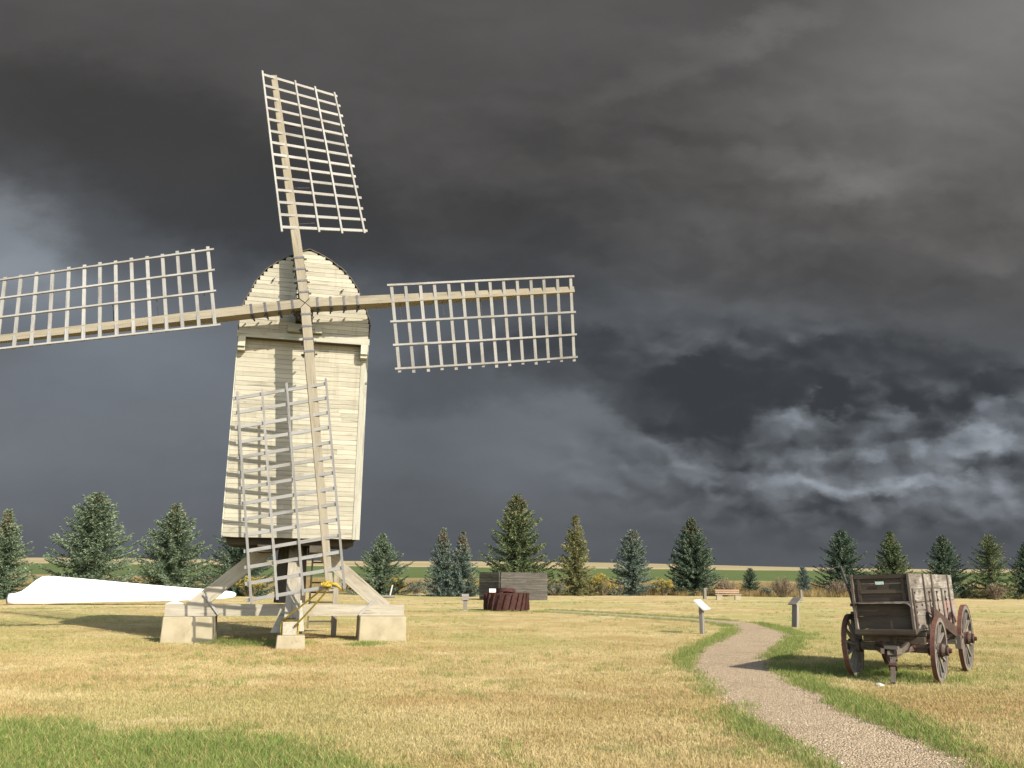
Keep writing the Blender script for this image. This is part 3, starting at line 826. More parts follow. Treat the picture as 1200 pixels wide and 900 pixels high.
def build_grass():
    # view wedge grid
    xs = np.arange(-30, 34, 0.25); ys = np.arange(5.0, 72, 0.25)
    XX, YY = np.meshgrid(xs, ys); P = np.stack([XX.ravel(), YY.ravel()], 1)
    nx, ny = len(xs), len(ys)
    i = np.arange(nx - 1)[None, :] + nx * np.arange(ny - 1)[:, None]
    F = np.stack([i, i + 1, i + nx + 1, i + nx], -1).reshape(-1, 4)
    cx = P[F[:, 0]]
    keep = (np.abs(cx[:, 0]) < cx[:, 1] * 0.66 + 6.0)
    F = F[keep]
    V = np.stack([P[:, 0], P[:, 1], np.zeros(len(P))], 1)
    g = green_field(P)
    ins = inside(P, PPOLY)
    edge = np.minimum(pdist(P, PL), pdist(P, PR))
    blocked = np.zeros(len(P), bool)
    y = P[:, 1]
    base = np.interp(y, [7, 12, 18, 26, 40, 72], [330, 220, 100, 34, 7, 1.0])
    dry = base * np.clip(1 - g, 0, 1) * (0.45 + 1.0 * vnoise(P[:, 0], y, 0.45, 9)) * np.where(ins, 0.0, 1.0)
    grn = np.interp(y, [7, 12, 18, 26, 40, 72], [300, 230, 150, 80, 40, 20]) * np.clip(g * 1.2 - 0.15, 0, 1) * np.where(ins & (edge > 0.12), 0.0, 1.0)
    grn = np.maximum(grn, np.where(ins, 0.0, 1.0) * np.clip(vnoise(P[:, 0], P[:, 1], 1.1, 21) * 3 - 1.6, 0, 1) * np.interp(y, [7, 14, 30, 72], [14, 8, 3, 0.3]))
    M = grass_mat('dry_grass'); G = grass_mat('green_grass', False)
    cd = clump_mesh('dry_clump', M, 30, 0.14, 0.010, 0.034, 0.005, 1.4, 1)
    cg = clump_mesh('green_clump', G, 24, 0.12, 0.025, 0.095, 0.006, 1.1, 2)
    for nm, den, cl, sd, s0, s1 in (('dry_lawn_grass', dry, cd, 3, 0.7, 1.3), ('green_grass', grn, cg, 4, 0.6, 1.25)):
        me = np_mesh(nm, V, F, M)
        a = me.attributes.new('dens', 'FLOAT', 'POINT'); a.data.foreach_set('value', den.astype(np.float32))
        o = scatter(nm, me, cl, sd, s0, s1)
        if nm.startswith('dry'):
            tag(o, 'short dry golden lawn grass between the windmill and the path', 'grass', kind='stuff')
        else:
            tag(o, 'lush green grass in the near left corner and along the path edges', 'grass', kind='stuff')
    # tall dry prairie grass behind the lawn
    xs = np.arange(-75, 82, 1.0); ys = np.arange(86, 150, 1.0)
    XX, YY = np.meshgrid(xs, ys); P = np.stack([XX.ravel(), YY.ravel()], 1)
    nx, ny = len(xs), len(ys)
    i = np.arange(nx - 1)[None, :] + nx * np.arange(ny - 1)[:, None]
    F = np.stack([i, i + 1, i + nx + 1, i + nx], -1).reshape(-1, 4)
    V = np.stack([P[:, 0], P[:, 1], terr(P[:, 0], P[:, 1])], 1)
    den = np.clip(vnoise(P[:, 0], P[:, 1], 2.2, 11) * 4 - 0.9, 0, 3) * np.interp(P[:, 1], [86, 88, 100, 150], [0.6, 1.5, 1.0, 0.35]) * 1.5
    TM = leaf_mat('tall_dry_grass', (0.24, 0.165, 0.075), (0.46, 0.355, 0.17), (0.22, 0.21, 0.08), 0.3)
    ct = clump_mesh('tall_clump', TM, 42, 0.40, 0.25, 0.8, 0.022, 0.6, 5)
    me = np_mesh('tall_grass', V, F, TM)
    a = me.attributes.new('dens', 'FLOAT', 'POINT'); a.data.foreach_set('value', den.astype(np.float32))
    tag(scatter('tall_grass', me, ct, 8, 0.5, 1.15), 'tall pale dry grass behind the mown lawn under the spruces', 'grass', kind='stuff')


build_grass()

# ------------------------------------------------------------------ post mill
YAW = rad(14)
MILL = (-5.778, 22.881, 0.0)
mill = thing('post_windmill', 'tall cream post mill with four open lattice sails and a rounded cap', 'windmill', MILL, YAW)


def mill_world(x, y, z=0.0):
    c, s = math.cos(YAW), math.sin(YAW)
    return (MILL[0] + c * x - s * y, MILL[1] + s * x + c * y, z)


def board_wall(mb, x0, x1, y, z0, z1, depth, hh=0.118, face=-1, axis='x', clip=None):
    """horizontal boards of random lengths; clip(z) -> half width for arched tops"""
    z = z0
    while z < z1 - 0.01:
        h = min(hh * random.uniform(0.93, 1.07), z1 - z)
        a, b = x0, x1
        if clip:
            w = min(clip(z + h * 0.5), x1); a, b = -w, w
            if w < 0.05:
                break
        cuts = [a]
        p = a + random.uniform(0.5, 3.3)
        while p < b - 0.4:
            cuts.append(p); p += random.uniform(1.2, 3.0)
        cuts.append(b)
        for i in range(len(cuts) - 1):
            pr = random.uniform(-0.002, 0.002)
            c0, c1 = cuts[i] + (0.001 if i else 0), cuts[i + 1] - (0.001 if i < len(cuts) - 2 else 0)
            t = depth + pr
            if axis == 'x':
                ya, yb = (y - t, y) if face < 0 else (y, y + t)
                mb.axbox(c0, c1, ya, yb, z, z + h - random.uniform(0.0045, 0.0075), 'x')
            else:
                ya, yb = (y - t, y) if face < 0 else (y, y + t)
                mb.axbox(ya, yb, c0, c1, z, z + h - random.uniform(0.0008, 0.0022), 'y')
        z += h


HW, BZ0, BZ1 = 1.63, 2.53, 7.62
FY, BY = -1.70, 1.70
m_ = MB(); board_wall(m_, -HW + 0.02, HW - 0.17, FY, BZ0, BZ1, 0.03); m_.build('front_wall', 'siding', mill)
m_ = MB(); board_wall(m_, -HW + 0.02, HW - 0.02, BY, BZ0, BZ1, 0.03, face=1); m_.build('rear_wall', 'siding', mill)
for s in (-1, 1):
    m_ = MB(); board_wall(m_, FY + 0.03, BY - 0.03, s * (HW - 0.03), BZ0, BZ1, 0.03, face=s, axis='y'); m_.build('side_wall', 'siding', mill)
for x0, x1 in ((HW - 0.165, HW + 0.012), (-HW - 0.012, -HW + 0.016)):
    m_ = MB(); m_.axbox(x0, x1, FY - 0.045, FY + 0.0, BZ0 - 0.01, BZ1, 'z'); m_.build('corner_board', 'trim', mill)
# inner dark core so no light leaks through the board joints
m_ = MB(); m_.axbox(-HW + 0.065, HW - 0.065, FY + 0.004, BY - 0.004, BZ0 + 0.03, BZ1 + 0.02, 'x'); m_.build('inner_frame', 'sheathing', mill)
m_ = MB()
for yy in (-1.2, -0.4, 0.4, 1.2):
    m_.axbox(-HW + 0.1, HW - 0.1, yy - 0.12, yy + 0.12, BZ0 - 0.16, BZ0 + 0.02, 'x')
for xx in (-0.62, 0.62):
    m_.axbox(xx - 0.17, xx + 0.17, FY + 0.15, BY + 0.05, BZ0 - 0.33, BZ0 - 0.165, 'y')
m_.build('floor_joists', 'dark_wood', mill)

ARCH = [(-1.62, 7.74), (-1.62, 8.02), (-1.57, 8.25), (-1.48, 8.49), (-1.29, 8.94), (-1.06, 9.27), (-0.80, 9.51), (-0.50, 9.71), (-0.22, 9.85), (0.0, 9.93),
        (0.22, 9.85), (0.50, 9.71), (0.80, 9.51), (1.06, 9.27), (1.29, 8.94), (1.48, 8.49), (1.57, 8.25), (1.62, 8.02), (1.62, 7.74)]
_az = np.array([p[1] for p in ARCH[:10]]); _aw = np.array([-p[0] for p in ARCH[:10]])
CY = FY - 0.22
m_ = MB(); board_wall(m_, -1.62, 1.62, CY, 7.60, 9.9, 0.03, clip=lambda z: float(np.interp(z, _az, _aw)) - 0.01)
m_.build('cap_front', 'siding', mill)
m_ = MB(); m_.prism([(x * 0.975, z - 0.03 if z > 8 else z) for x, z in ARCH], CY + 0.004, BY + 0.2, 0.3); m_.build('cap_core', 'sheathing', mill)
m_ = MB(); board_wall(m_, -1.62, 1.62, BY + 0.2, 7.60, 9.9, 0.03, face=1, clip=lambda z: float(np.interp(z, _az, _aw)) - 0.01)
m_.build('cap_back', 'siding', mill)
# shingled roof shell: short overlapping courses following the arch
m_ = MB()
for i in range(len(ARCH) - 1):
    (xa, za), (xb, zb) = ARCH[i], ARCH[i + 1]
    seg = math.hypot(xb - xa, zb - za); nsub = max(1, int(round(seg / 0.16)))
    for k in range(nsub):
        t0, t1 = k / nsub, (k + 1) / nsub
        p0 = Vector((xa + (xb - xa) * t0, 0, za + (zb - za) * t0)); p1 = Vector((xa + (xb - xa) * t1, 0, za + (zb - za) * t1))
        L = (p1 - p0).normalized(); nrm = Vector((-L.z, 0, L.x))
        if nrm.dot(Vector((0, 0, 1)) * 1 + Vector((p0.x, 0, 0)) * 0.5) < 0:
            nrm = -nrm
        y = CY - 0.05 + random.uniform(-0.03, 0.02)
        while y < BY + 0.25:
            w = random.uniform(0.13, 0.30); w = min(w, BY + 0.26 - y)
            th = random.uniform(0.014, 0.026)
            c = (p0 + p1) / 2 + nrm * (th / 2 + random.uniform(0.0, 0.016)) + Vector((0, y + w / 2, 0))
            m_.box(c, (0, 1, 0), L, nrm, (w - 0.006, (p1 - p0).length + 0.035, th))
            y += w
m_.build('roof', 'shingle', mill)
m_ = MB(); m_.axbox(-1.64, 1.64, CY - 0.075, CY - 0.034, 7.47, 7.63, 'x'); m_.build('cap_beam', 'trim', mill)
m_ = MB(); m_.axbox(-1.60, 1.60, CY - 0.033, FY - 0.05, 7.47, 7.60, 'x'); m_.build('cap_soffit', 'dark_wood', mill)
for s in (-1, 1):
    m_ = MB(); x = s * 1.515
    m_.axbox(x - 0.085, x + 0.085, CY - 0.09, FY - 0.046, 7.22, 7.467, 'z')
    m_.prism([(x - 0.085, 7.217), (x + 0.085, 7.217), (x + 0.085, 7.13), (x - 0.085, 7.13)], CY - 0.03, FY - 0.046)
    m_.build('bracket', 'trim', mill)
for x, z in ((-0.88, 9.02), (0.86, 8.88)):
    m_ = MB(); m_.tube([(x, CY - 0.03, z), (x, CY - 0.05, z), (x + 0.01, CY - 0.12, z - 0.02)], [0.022, 0.022, 0.016], 7); m_.tube([(x + 0.01, CY - 0.12, z - 0.02), (x + 0.05, CY - 0.12, z + 0.03)], 0.014, 6)
    m_.build('iron_hook', 'iron', mill)

# windshaft and hub
HUB = Vector((-0.037, -2.75, 8.21)); AX = Vector((0, -0.9944, 0.1057))
m_ = MB(); m_.beam(HUB - AX * 0.16, HUB - AX * 2.9, 0.42, 0.42, tint=0.3); m_.build('windshaft', 'dark_wood', mill)
m_ = MB(); m_.axbox(-0.42, 0.42, CY - 0.22, CY - 0.035, 7.66, 7.86, 'x'); m_.build('neck_bearing', 'trim', mill)

SAILS = {
    'right': ((0.9904, -0.0196, 0.137), (-0.1342, 0.1048, 0.9854), (-0.0337, -0.9943, 0.1011), 0.164, 0.407),
    'top': ((-0.1759, 0.1681, 0.97), (-0.9843, -0.0186, -0.1753), (-0.0114, -0.9856, 0.1687), 0.179, 0.416),
    'left': ((-0.9796, 0.0585, -0.1922), (0.1856, -0.1039, -0.9771), (-0.0772, -0.9929, 0.0909), 0.129, 0.320),
    'bottom': ((0.1359, -0.1088, -0.9847), (0.9907, 0.0144, 0.1351), (-0.0005, -0.994, 0.1097), 0.305, 0.362)}
RAILS = (0.345, -0.604, -1.206, -1.812)
S_IN, S_OUT = 2.161, 6.921
for nm, (a, e, f, t0, t1) in SAILS.items():
    a, e, f = Vector(a), Vector(e), Vector(f)
    arm = MB()
    # stock: thick to the end of the whip clamps, then a tapering whip
    w0, d0 = 0.225, 0.36
    P = lambda s_, de=0.0, df=0.0: HUB + a * s_ + e * de + f * df
    # mitred inner end
    pts = [(0.03, 0.0), (0.13, 0.098), (0.13, -0.098)]
    vs = [P(0.015, 0, d0 / 2), P(0.125, 0.098, d0 / 2), P(0.125, -0.098, d0 / 2), P(0.015, 0, -d0 / 2), P(0.125, 0.098, -d0 / 2), P(0.125, -0.098, -d0 / 2)]
    n_seg = 9
    ss = np.linspace(0.125, S_OUT + 0.10, n_seg)
    ring = []
    for i, s_ in enumerate(ss):
        k = 1 - 0.30 * max(0, (s_ - 1.6) / (S_OUT - 1.6)); kd = 1 - 0.62 * max(0, (s_ - 1.6) / (S_OUT - 1.6))
        w, d = w0 * k / 2, d0 * kd / 2
        o = 0.0
        ring.append([P(s_, w, d0 / 2 * 0.55 + o - 0.04), P(s_, -w, d0 / 2 * 0.55 + o - 0.04), P(s_, -w, d0 / 2 * 0.55 - 0.04 - 2 * d), P(s_, w, d0 / 2 * 0.55 - 0.04 - 2 * d)])
    V = [p for r in ring for p in r]; G = []
    for i, s_ in enumerate(ss):
        G += [(s_, 0.1, 0.1), (s_, -0.1, 0.1), (s_, -0.1, -0.1), (s_, 0.1, -0.1)]
    F = []
    for i in range(n_seg - 1):
        for k in range(4):
            F.append((i * 4 + k, i * 4 + (k + 1) % 4, i * 4 + 4 + (k + 1) % 4, i * 4 + 4 + k))
    F.append((3, 2, 1, 0)); F.append(tuple(4 * (n_seg - 1) + k for k in range(4)))
    arm._add(V, F, G, 0.5)
    tip0 = [P(0.012, 0, d0 / 2 * 0.55 - 0.04), P(0.012, 0, d0 / 2 * 0.55 - 0.04 - d0)]
    arm._add([tip0[0], P(0.126, w0 / 2, d0 / 2 * .55 - .04), P(0.126, -w0 / 2, d0 / 2 * .55 - .04), tip0[1], P(0.126, w0 / 2, d0 / 2 * .55 - .04 - d0), P(0.126, -w0 / 2, d0 / 2 * .55 - .04 - d0)],
             [(0, 2, 1), (3, 4, 5), (0, 1, 4, 3), (0, 3, 5, 2)], [(0, 0, 0)] * 6, 0.5)
    sail = arm.build('sail_arm', 'beam', mill)
    front = d0 / 2 * 0.55 - 0.04
    # clamps with bolts
    for s_ in (0.30, 0.62, 0.95, 1.28):
        st = MB(); ww = w0 / 2 + 0.012
        st.beam(P(s_, -ww, front + 0.008), P(s_, ww, front + 0.008), 0.05, 0.012, a)
        st.beam(P(s_, ww, front + 0.014), P(s_, ww, front - d0 - 0.02), 0.05, 0.012, a)
        st.beam(P(s_, -ww, front + 0.014), P(s_, -ww, front - d0 - 0.02), 0.05, 0.012, a)
        so = st.build('strap', 'strap', sail)
        for sg in (-1, 1):
            bo = MB(); bo.tube([P(s_ + 0.03, sg * (ww + 0.005), front - d0 * 0.45), P(s_ + 0.03, sg * (ww + 0.07), front - d0 * 0.45)], 0.026, 6); bo.build('bolt', 'iron', sail)
            bo = MB(); bo.tube([P(s_ - 0.01, sg * (ww + 0.012), front - d0), P(s_ - 0.01, sg * (ww + 0.012), front - d0 - 0.07)], 0.022, 6); bo.build('bolt', 'iron', sail)

    def cvec(s_):
        t = t0 + (t1 - t0) * (s_ - S_IN) / (S_OUT - S_IN)
        return e * math.cos(t) + f * math.sin(t), f * math.cos(t) - e * math.sin(t)

    OFF = 0.055
    for k in range(14):
        s_ = S_IN + (S_OUT - S_IN) * k / 13 + random.uniform(-0.008, 0.008)
        c, nn = cvec(s_)
        b0 = HUB + a * s_ + f * OFF
        bar = MB()
        bar.beam(b0 + c * (RAILS[0] + 0.015), b0 + c * (RAILS[3] - random.uniform(0.09, 0.13)), 0.078, 0.034, a)
        bar.build('sail_bar', 'lattice', sail)
    for j, off in enumerate(RAILS):
        rail = MB(); K = 12
        so, si = S_OUT + 0.10, S_IN - random.uniform(0.10, 0.16)
        pts, F, G = [], [], []
        for i in range(K + 1):
            s_ = si + (so - si) * i / K
            c, nn = cvec(s_); q = HUB + a * s_ + f * OFF + c * off + nn * (0.036 if j else 0.030)
            hw, ht = (0.024, 0.018)
            for (wa, tb) in ((hw, ht), (-hw, ht), (-hw, -ht), (hw, -ht)):
                pts.append(q + c * wa + nn * tb); G.append((s_, wa, tb))
        for i in range(K):
            for k in range(4):
                F.append((i * 4 + k, i * 4 + (k + 1) % 4, i * 4 + 4 + (k + 1) % 4, i * 4 + 4 + k))
        F.append((3, 2, 1, 0)); F.append(tuple(4 * K + k for k in range(4)))
        rail._add(pts, F, G, random.random())
        rail.build('sail_rail', 'lattice', sail)
    if nm != 'bottom':
        for s_ in (2.3, 3.4, 4.4, 5.4):
            c, nn = cvec(s_)
            rod = MB(); rod.tube([P(s_ + 0.05, -0.08, front - 0.15), HUB + a * (s_ + 0.05) + f * (OFF - 0.03) + c * RAILS[1] * 0.98], 0.011, 5)
            rod.build('stay_rod', 'iron', sail)

# trestle
m_ = MB(); m_.tube([(0.05, 0, 0.95), (0.05, 0, 2.5)], [0.40, 0.36], 8, tint=0.3); m_.build('main_post', 'dark_wood', mill)
m_ = MB(); m_.axbox(-2.95, 3.02, -0.16, 0.16, 0.628, 0.905, 'x', jit=0.004); m_.build('crosstree', 'timber', mill)
m_ = MB(); m_.axbox(-0.06, 0.26, -2.62, 2.55, 0.305, 0.60, 'y', jit=0.004); m_.build('crosstree', 'timber', mill)
m_ = MB(); m_.beam((-2.35, 0, 0.80), (-0.22, 0, 2.62), 0.36, 0.28, jit=0.004); m_.build('quarter_bar', 'timber', mill)
m_ = MB(); m_.beam((2.52, 0, 0.80), (0.36, 0, 2.62), 0.36, 0.28, jit=0.004); m_.build('quarter_bar', 'timber', mill)
m_ = MB(); m_.beam((0.13, -2.25, 0.50), (0.13, -0.25, 2.45), 0.30, 0.34, (0, 0, 1), jit=0.004); m_.build('quarter_bar', 'timber', mill)
m_ = MB(); m_.beam((0.13, 2.25, 0.50), (0.13, 0.25, 2.45), 0.30, 0.34, (0, 0, 1), jit=0.004); m_.build('quarter_bar', 'timber', mill)
m_ = MB(); m_.beam((-2.06, -0.19, 1.17), (-1.66, -0.19, 0.66), 0.055, 0.035, tint=0.9); m_.build('brace', 'lattice', mill)
m_ = MB(); m_.beam((2.30, -0.19, 1.10), (1.84, -0.19, 0.64), 0.055, 0.035, tint=0.9); m_.build('brace', 'lattice', mill)
m_ = MB(); m_.prism([(-0.02, 0.98), (-0.05, 0.98), (-0.34, 0.33), (-0.34, 0.30), (-0.09, 0.30)], -1.62, -1.57, 0.7); m_.build('gusset_plate', 'trim', mill)
m_ = MB(); m_.prism([(0.30, 1.05), (0.34, 1.05), (0.44, 0.33), (0.28, 0.33)], -1.62, -1.57, 0.7); m_.build('gusset_plate', 'trim', mill)
m_ = MB(); m_.axbox(-0.02, 0.22, -2.50, -2.30, 0.602, 0.68, 'x'); m_.tube([(0.1, -2.4, 0.68), (0.1, -2.4, 0.78)], 0.03, 8); m_.build('iron_cap', 'strap', mill)
# rear stair hanging from the body
st = MB()
for x in (0.62, 1.32):
    st.beam((x, 1.62, 2.72), (x, 3.55, 0.16), 0.20, 0.05)
stair = st.build('stair', 'timber', mill)
for k in range(9):
    t = (k + 0.5) / 9
    m_ = MB(); yc = 1.62 + 1.93 * t; zc = 2.72 - 2.56 * t
    m_.axbox(0.65, 1.29, yc - 0.12, yc + 0.12, zc - 0.02, zc + 0.02, 'x'); m_.build('step', 'dark_wood', stair)
m_ = MB(); m_.axbox(1.22, 1.36, 1.45, 1.60, 0.02, 2.2, 'z'); m_.build('stair_post', 'timber', mill)

# concrete blocks carry the trestle: each a thing of its own
for lab, x0, x1, y0, y1, h, bt in (
        ('large square concrete block under the left end of the mill trestle', -2.95, -1.72, -0.55, 0.55, 0.62, 0.012),
        ('large square concrete block under the right end of the mill trestle', 1.83, 3.05, -0.55, 0.55, 0.62, 0.008),
        ('low concrete block under the rope-tied front end of the mill trestle', -0.19, 0.46, -2.75, -2.05, 0.30, 0.01),
        ('concrete block under the back end of the mill trestle', -0.19, 0.46, 2.1, 2.75, 0.30, 0.01)):
    m_ = MB(); cx, cy = (x0 + x1) / 2, (y0 + y1) / 2
    hx, hy = (x1 - x0) / 2, (y1 - y0) / 2; cb = 0.018
    def rr(hx, hy, z):
        return [Vector(p) for p in ((-hx + cb, -hy, z), (hx - cb, -hy, z), (hx, -hy + cb, z), (hx, hy - cb, z), (hx - cb, hy, z), (-hx + cb, hy, z), (-hx, hy - cb, z), (-hx, -hy + cb, z))]
    rings = [rr(hx, hy, -0.1), rr(hx, hy, 0.0), rr(hx - bt * 1.6, hy - bt, h - cb), rr(hx - bt * 1.6 - cb, hy - bt - cb, h)]
    V = [p for r in rings for p in r]; F = []
    for i in range(3):
        for k in range(8):
            F.append((i * 8 + k, i * 8 + (k + 1) % 8, i * 8 + 8 + (k + 1) % 8, i * 8 + 8 + k))
    F.append(tuple(range(24, 32)))
    m_._add(V, F, [tuple(p) for p in V], 0.5)
    o = m_.build('concrete_block', 'concrete')
    o.location = mill_world(cx, cy); o.rotation_euler = (0, 0, YAW)
    tag(o, lab, 'block', 'concrete blocks under the windmill')

# yellow rope from the low sail tip to the front trestle end
rp = thing('rope', 'yellow rope tying the lowest sail tip to the front end of the mill trestle', 'rope', MILL, YAW)
bs = SAILS['bottom']; aB, eB, fB = (Vector(v) for v in bs[:3])
K0 = HUB + aB * 6.86 + eB * 0.0 + fB * 0.09
m_ = MB()
def sag(p, q, s, n=9):
    p, q = Vector(p), Vector(q)
    return [p.lerp(q, i / n) + Vector((0, 0, -s * 4 * (i / n) * (1 - i / n))) for i in range(n + 1)]
e1 = (-0.09, -2.52, 0.62); e2 = (0.20, -2.66, 0.50)
m_.tube(sag(K0 + Vector((-0.05, 0, -0.02)), e1, 0.02), 0.022, 6); m_.tube(sag(K0 + Vector((0.02, -0.03, -0.06)), e2, 0.02), 0.022, 6)
for dz in (0.0, 0.05):
    m_.tube([(-0.09, -2.52 + dz, 0.63), (-0.10, -2.54 + dz, 0.45), (-0.085, -2.54 + dz, 0.29), (0.1, -2.55 + dz, 0.285), (0.285, -2.55 + dz, 0.29), (0.295, -2.56 + dz, 0.46), (0.27, -2.55 + dz, 0.625), (0.08, -2.54 + dz, 0.63), (-0.09, -2.52 + dz, 0.63)], 0.020, 6)
m_.build('rope_line', 'rope', rp, True)
m_ = MB()
for k in range(7):
    th = k * 0.9; c = K0 + Vector((0.015 * k - 0.07, -0.02, 0.0))
    m_.tube([c + Vector((0.045 * math.sin(th + j * 0.8) - 0.010 * j, 0.08 * math.cos(j * 0.95), 0.058 * math.sin(j * 0.95 + 0.3 * k))) for j in range(8)], 0.020, 6)
m_.tube([K0, K0 + Vector((0.14, -0.04, -0.01)), K0 + Vector((0.27, -0.05, -0.10)), K0 + Vector((0.30, -0.05, -0.15))], [0.035, 0.042, 0.03, 0.02], 7)
m_.build('knot', 'rope', rp, True)
# ------------------------------------------------------------------ old box wagon
WL = (6.65, 15.35, 0.0); WR = math.atan2(-0.6, 0.8)
wagon = thing('box_wagon', 'weathered wooden grain wagon with rusty spoked wheels beside the gravel path', 'wagon', WL, WR)
TILT = rad(-2.2)


def tl(p):                                     # whole box sits a little crooked on its gear
    x, y, z = p; z0 = 0.78
    return Vector((x * math.cos(TILT) + (z - z0) * math.sin(TILT), y, z0 + (z - z0) * math.cos(TILT) - x * math.sin(TILT)))


def tb(mb):
    mb.v = [tuple(tl(p)) for p in mb.v]
    return mb


BX0, BX1, WY0, WY1 = -0.44, 0.47, -0.58, 3.05
for sx, x in ((-1, BX0), (1, BX1)):
    m_ = MB()
    zb = [0.84, 1.055, 1.28, 1.505]
    for i in range(3):
        m_.axbox(x - 0.013, x + 0.013, WY0 + 0.01, WY1, zb[i] + 0.002, zb[i + 1] - 0.003, 'y', jit=0.003)
    side = tb(m_).build('side_panel', 'wagon', wagon)
    m_ = MB(); m_.axbox(x - 0.016, x + 0.016, WY0 + 0.0, WY1 - 0.02, 1.509, 1.755, 'y', tint=0.15, jit=0.004)
    tb(m_).build('top_board', 'wagon', wagon)
    for yy in (WY0 + 0.10, 0.42, 1.02, 1.10, 1.85, 2.55):
        m_ = MB(); xo = x + sx * 0.030
        m_.axbox(xo - 0.013, xo + 0.013, yy - 0.022, yy + 0.022, 0.80, 1.765 if yy in (0.42, 1.10, 2.55) else 1.50, 'z')
        tb(m_).build('cleat', 'gear', side)
    for yy in (-0.36, 0.80, 1.45, 2.2):
        m_ = MB(); xo = x + sx * 0.022
        m_.tube([(xo, yy, 0.82), (xo, yy - 0.03, 1.46)], 0.010, 6)
        for zz in (0.92, 1.12, 1.30, 1.44):
            m_.tube([(xo - sx * 0.01, yy - 0.02, zz), (xo + sx * 0.022, yy - 0.02, zz)], 0.018, 6)
        tb(m_).build('iron_rod', 'brown_iron', side)
    for k in range(4):
        m_ = MB(); m_.tube([(x + sx * 0.012, -0.30 + k * 0.42, 1.21 + 0.02 * (k % 2)), (x + sx * 0.034, -0.30 + k * 0.42, 1.21 + 0.02 * (k % 2))], 0.018, 6)
        tb(m_).build('bolt', 'brown_iron', side)
    m_ = MB(); m_.axbox(x + sx * 0.018 - 0.004, x + sx * 0.018 + 0.004, WY0 + 0.05, 1.3, 1.275, 1.292, 'y')
    tb(m_).build('iron_strap', 'brown_iron', side)
m_ = MB(); m_.axbox(BX1 + 0.0145, BX1 + 0.0185, 1.22, 3.03, 0.86, 1.27, 'y', jit=0.0); tb(m_).build('faded_red_board', 'wagon_red', wagon)
m_ = MB()
for i, (z0, z1) in enumerate(((1.30, 1.46), (1.463, 1.60), (1.603, 1.75))):
    m_.axbox(BX0 + 0.02, BX1 - 0.02, WY0 + 0.030, WY0 + 0.055, z0, z1, 'x', jit=0.003)
front = tb(m_).build('front_panel', 'wagon_shade_brown', wagon)
m_ = MB()
m_.axbox(BX0 + 0.03, BX1 - 0.03, WY0 + 0.008, WY0 + 0.028, 1.685, 1.755, 'x'); m_.axbox(BX0 + 0.12, BX1 - 0.10, WY0 + 0.008, WY0 + 0.028, 1.44, 1.50, 'x')
for x in (BX0 + 0.10, BX1 - 0.10):
    m_.axbox(x - 0.025, x + 0.025, WY0 + 0.012, WY0 + 0.028, 1.30, 1.68, 'z')
tb(m_).build('front_frame', 'wagon_shade_brown', front)
for x in (BX0 - 0.002, BX1 + 0.002):
    m_ = MB(); m_.axbox(x - 0.018, x + 0.018, WY0 - 0.030, WY0 - 0.002, 0.80, 1.762, 'z', tint=0.4); tb(m_).build('corner_post', 'gear', wagon)
# foot box: lower board set back, ledge with a lip, sill
m_ = MB()
for z0, z1 in ((0.86, 1.06), (1.063, 1.27)):
    m_.axbox(BX0 + 0.015, BX1 - 0.015, WY0 + 0.075, WY0 + 0.10, z0, z1, 'x', jit=0.002)
tb(m_).build('lower_front_board', 'wagon_shade_brown', wagon)
m_ = MB()
pts = [(BX0 + 0.0, 1.285), (BX0 + 0.05, 1.30), (BX1 - 0.12, 1.30), (BX1 - 0.04, 1.275), (BX1 - 0.005, 1.235)]
top = pts + [(x, z - 0.022) for x, z in pts[::-1]]
m_.prism(top, WY0 - 0.055, WY0 + 0.028)
tb(m_).build('foot_ledge', 'wagon', wagon)
m_ = MB(); m_.axbox(BX0 - 0.03, BX1 + 0.03, WY0 - 0.05, WY0 + 0.07, 0.775, 0.852, 'x', jit=0.004); tb(m_).build('front_sill', 'wagon_shade_brown', wagon)
m_ = MB(); m_.axbox(-0.06, 0.075, WY0 + 0.000, WY0 + 0.0075, 1.585, 1.635, 'x'); tb(m_).build('label_plate', 'plate', wagon)
m_ = MB()
for z0, z1 in ((0.84, 1.055), (1.058, 1.28), (1.283, 1.50), (1.505, 1.75)):
    m_.axbox(BX0 + 0.02, BX1 - 0.02, WY1 - 0.06, WY1 - 0.035, z0, z1, 'x', jit=0.002)
tb(m_).build('end_gate', 'wagon', wagon)
m_ = MB()
for i in range(5):
    x = BX0 + 0.02 + i * 0.174
    m_.axbox(x, x + 0.17, WY0 + 0.072, WY1 - 0.02, 0.80, 0.836, 'y')
tb(m_).build('floor_boards', 'wagon', wagon)
for y in (-0.18, 0.7, 1.6, 2.5):
    m_ = MB(); m_.axbox(BX0 - 0.08, BX1 + 0.08, y - 0.06, y + 0.06, 0.725, 0.795, 'x', jit=0.004); tb(m_).build('cross_sill', 'gear', wagon)
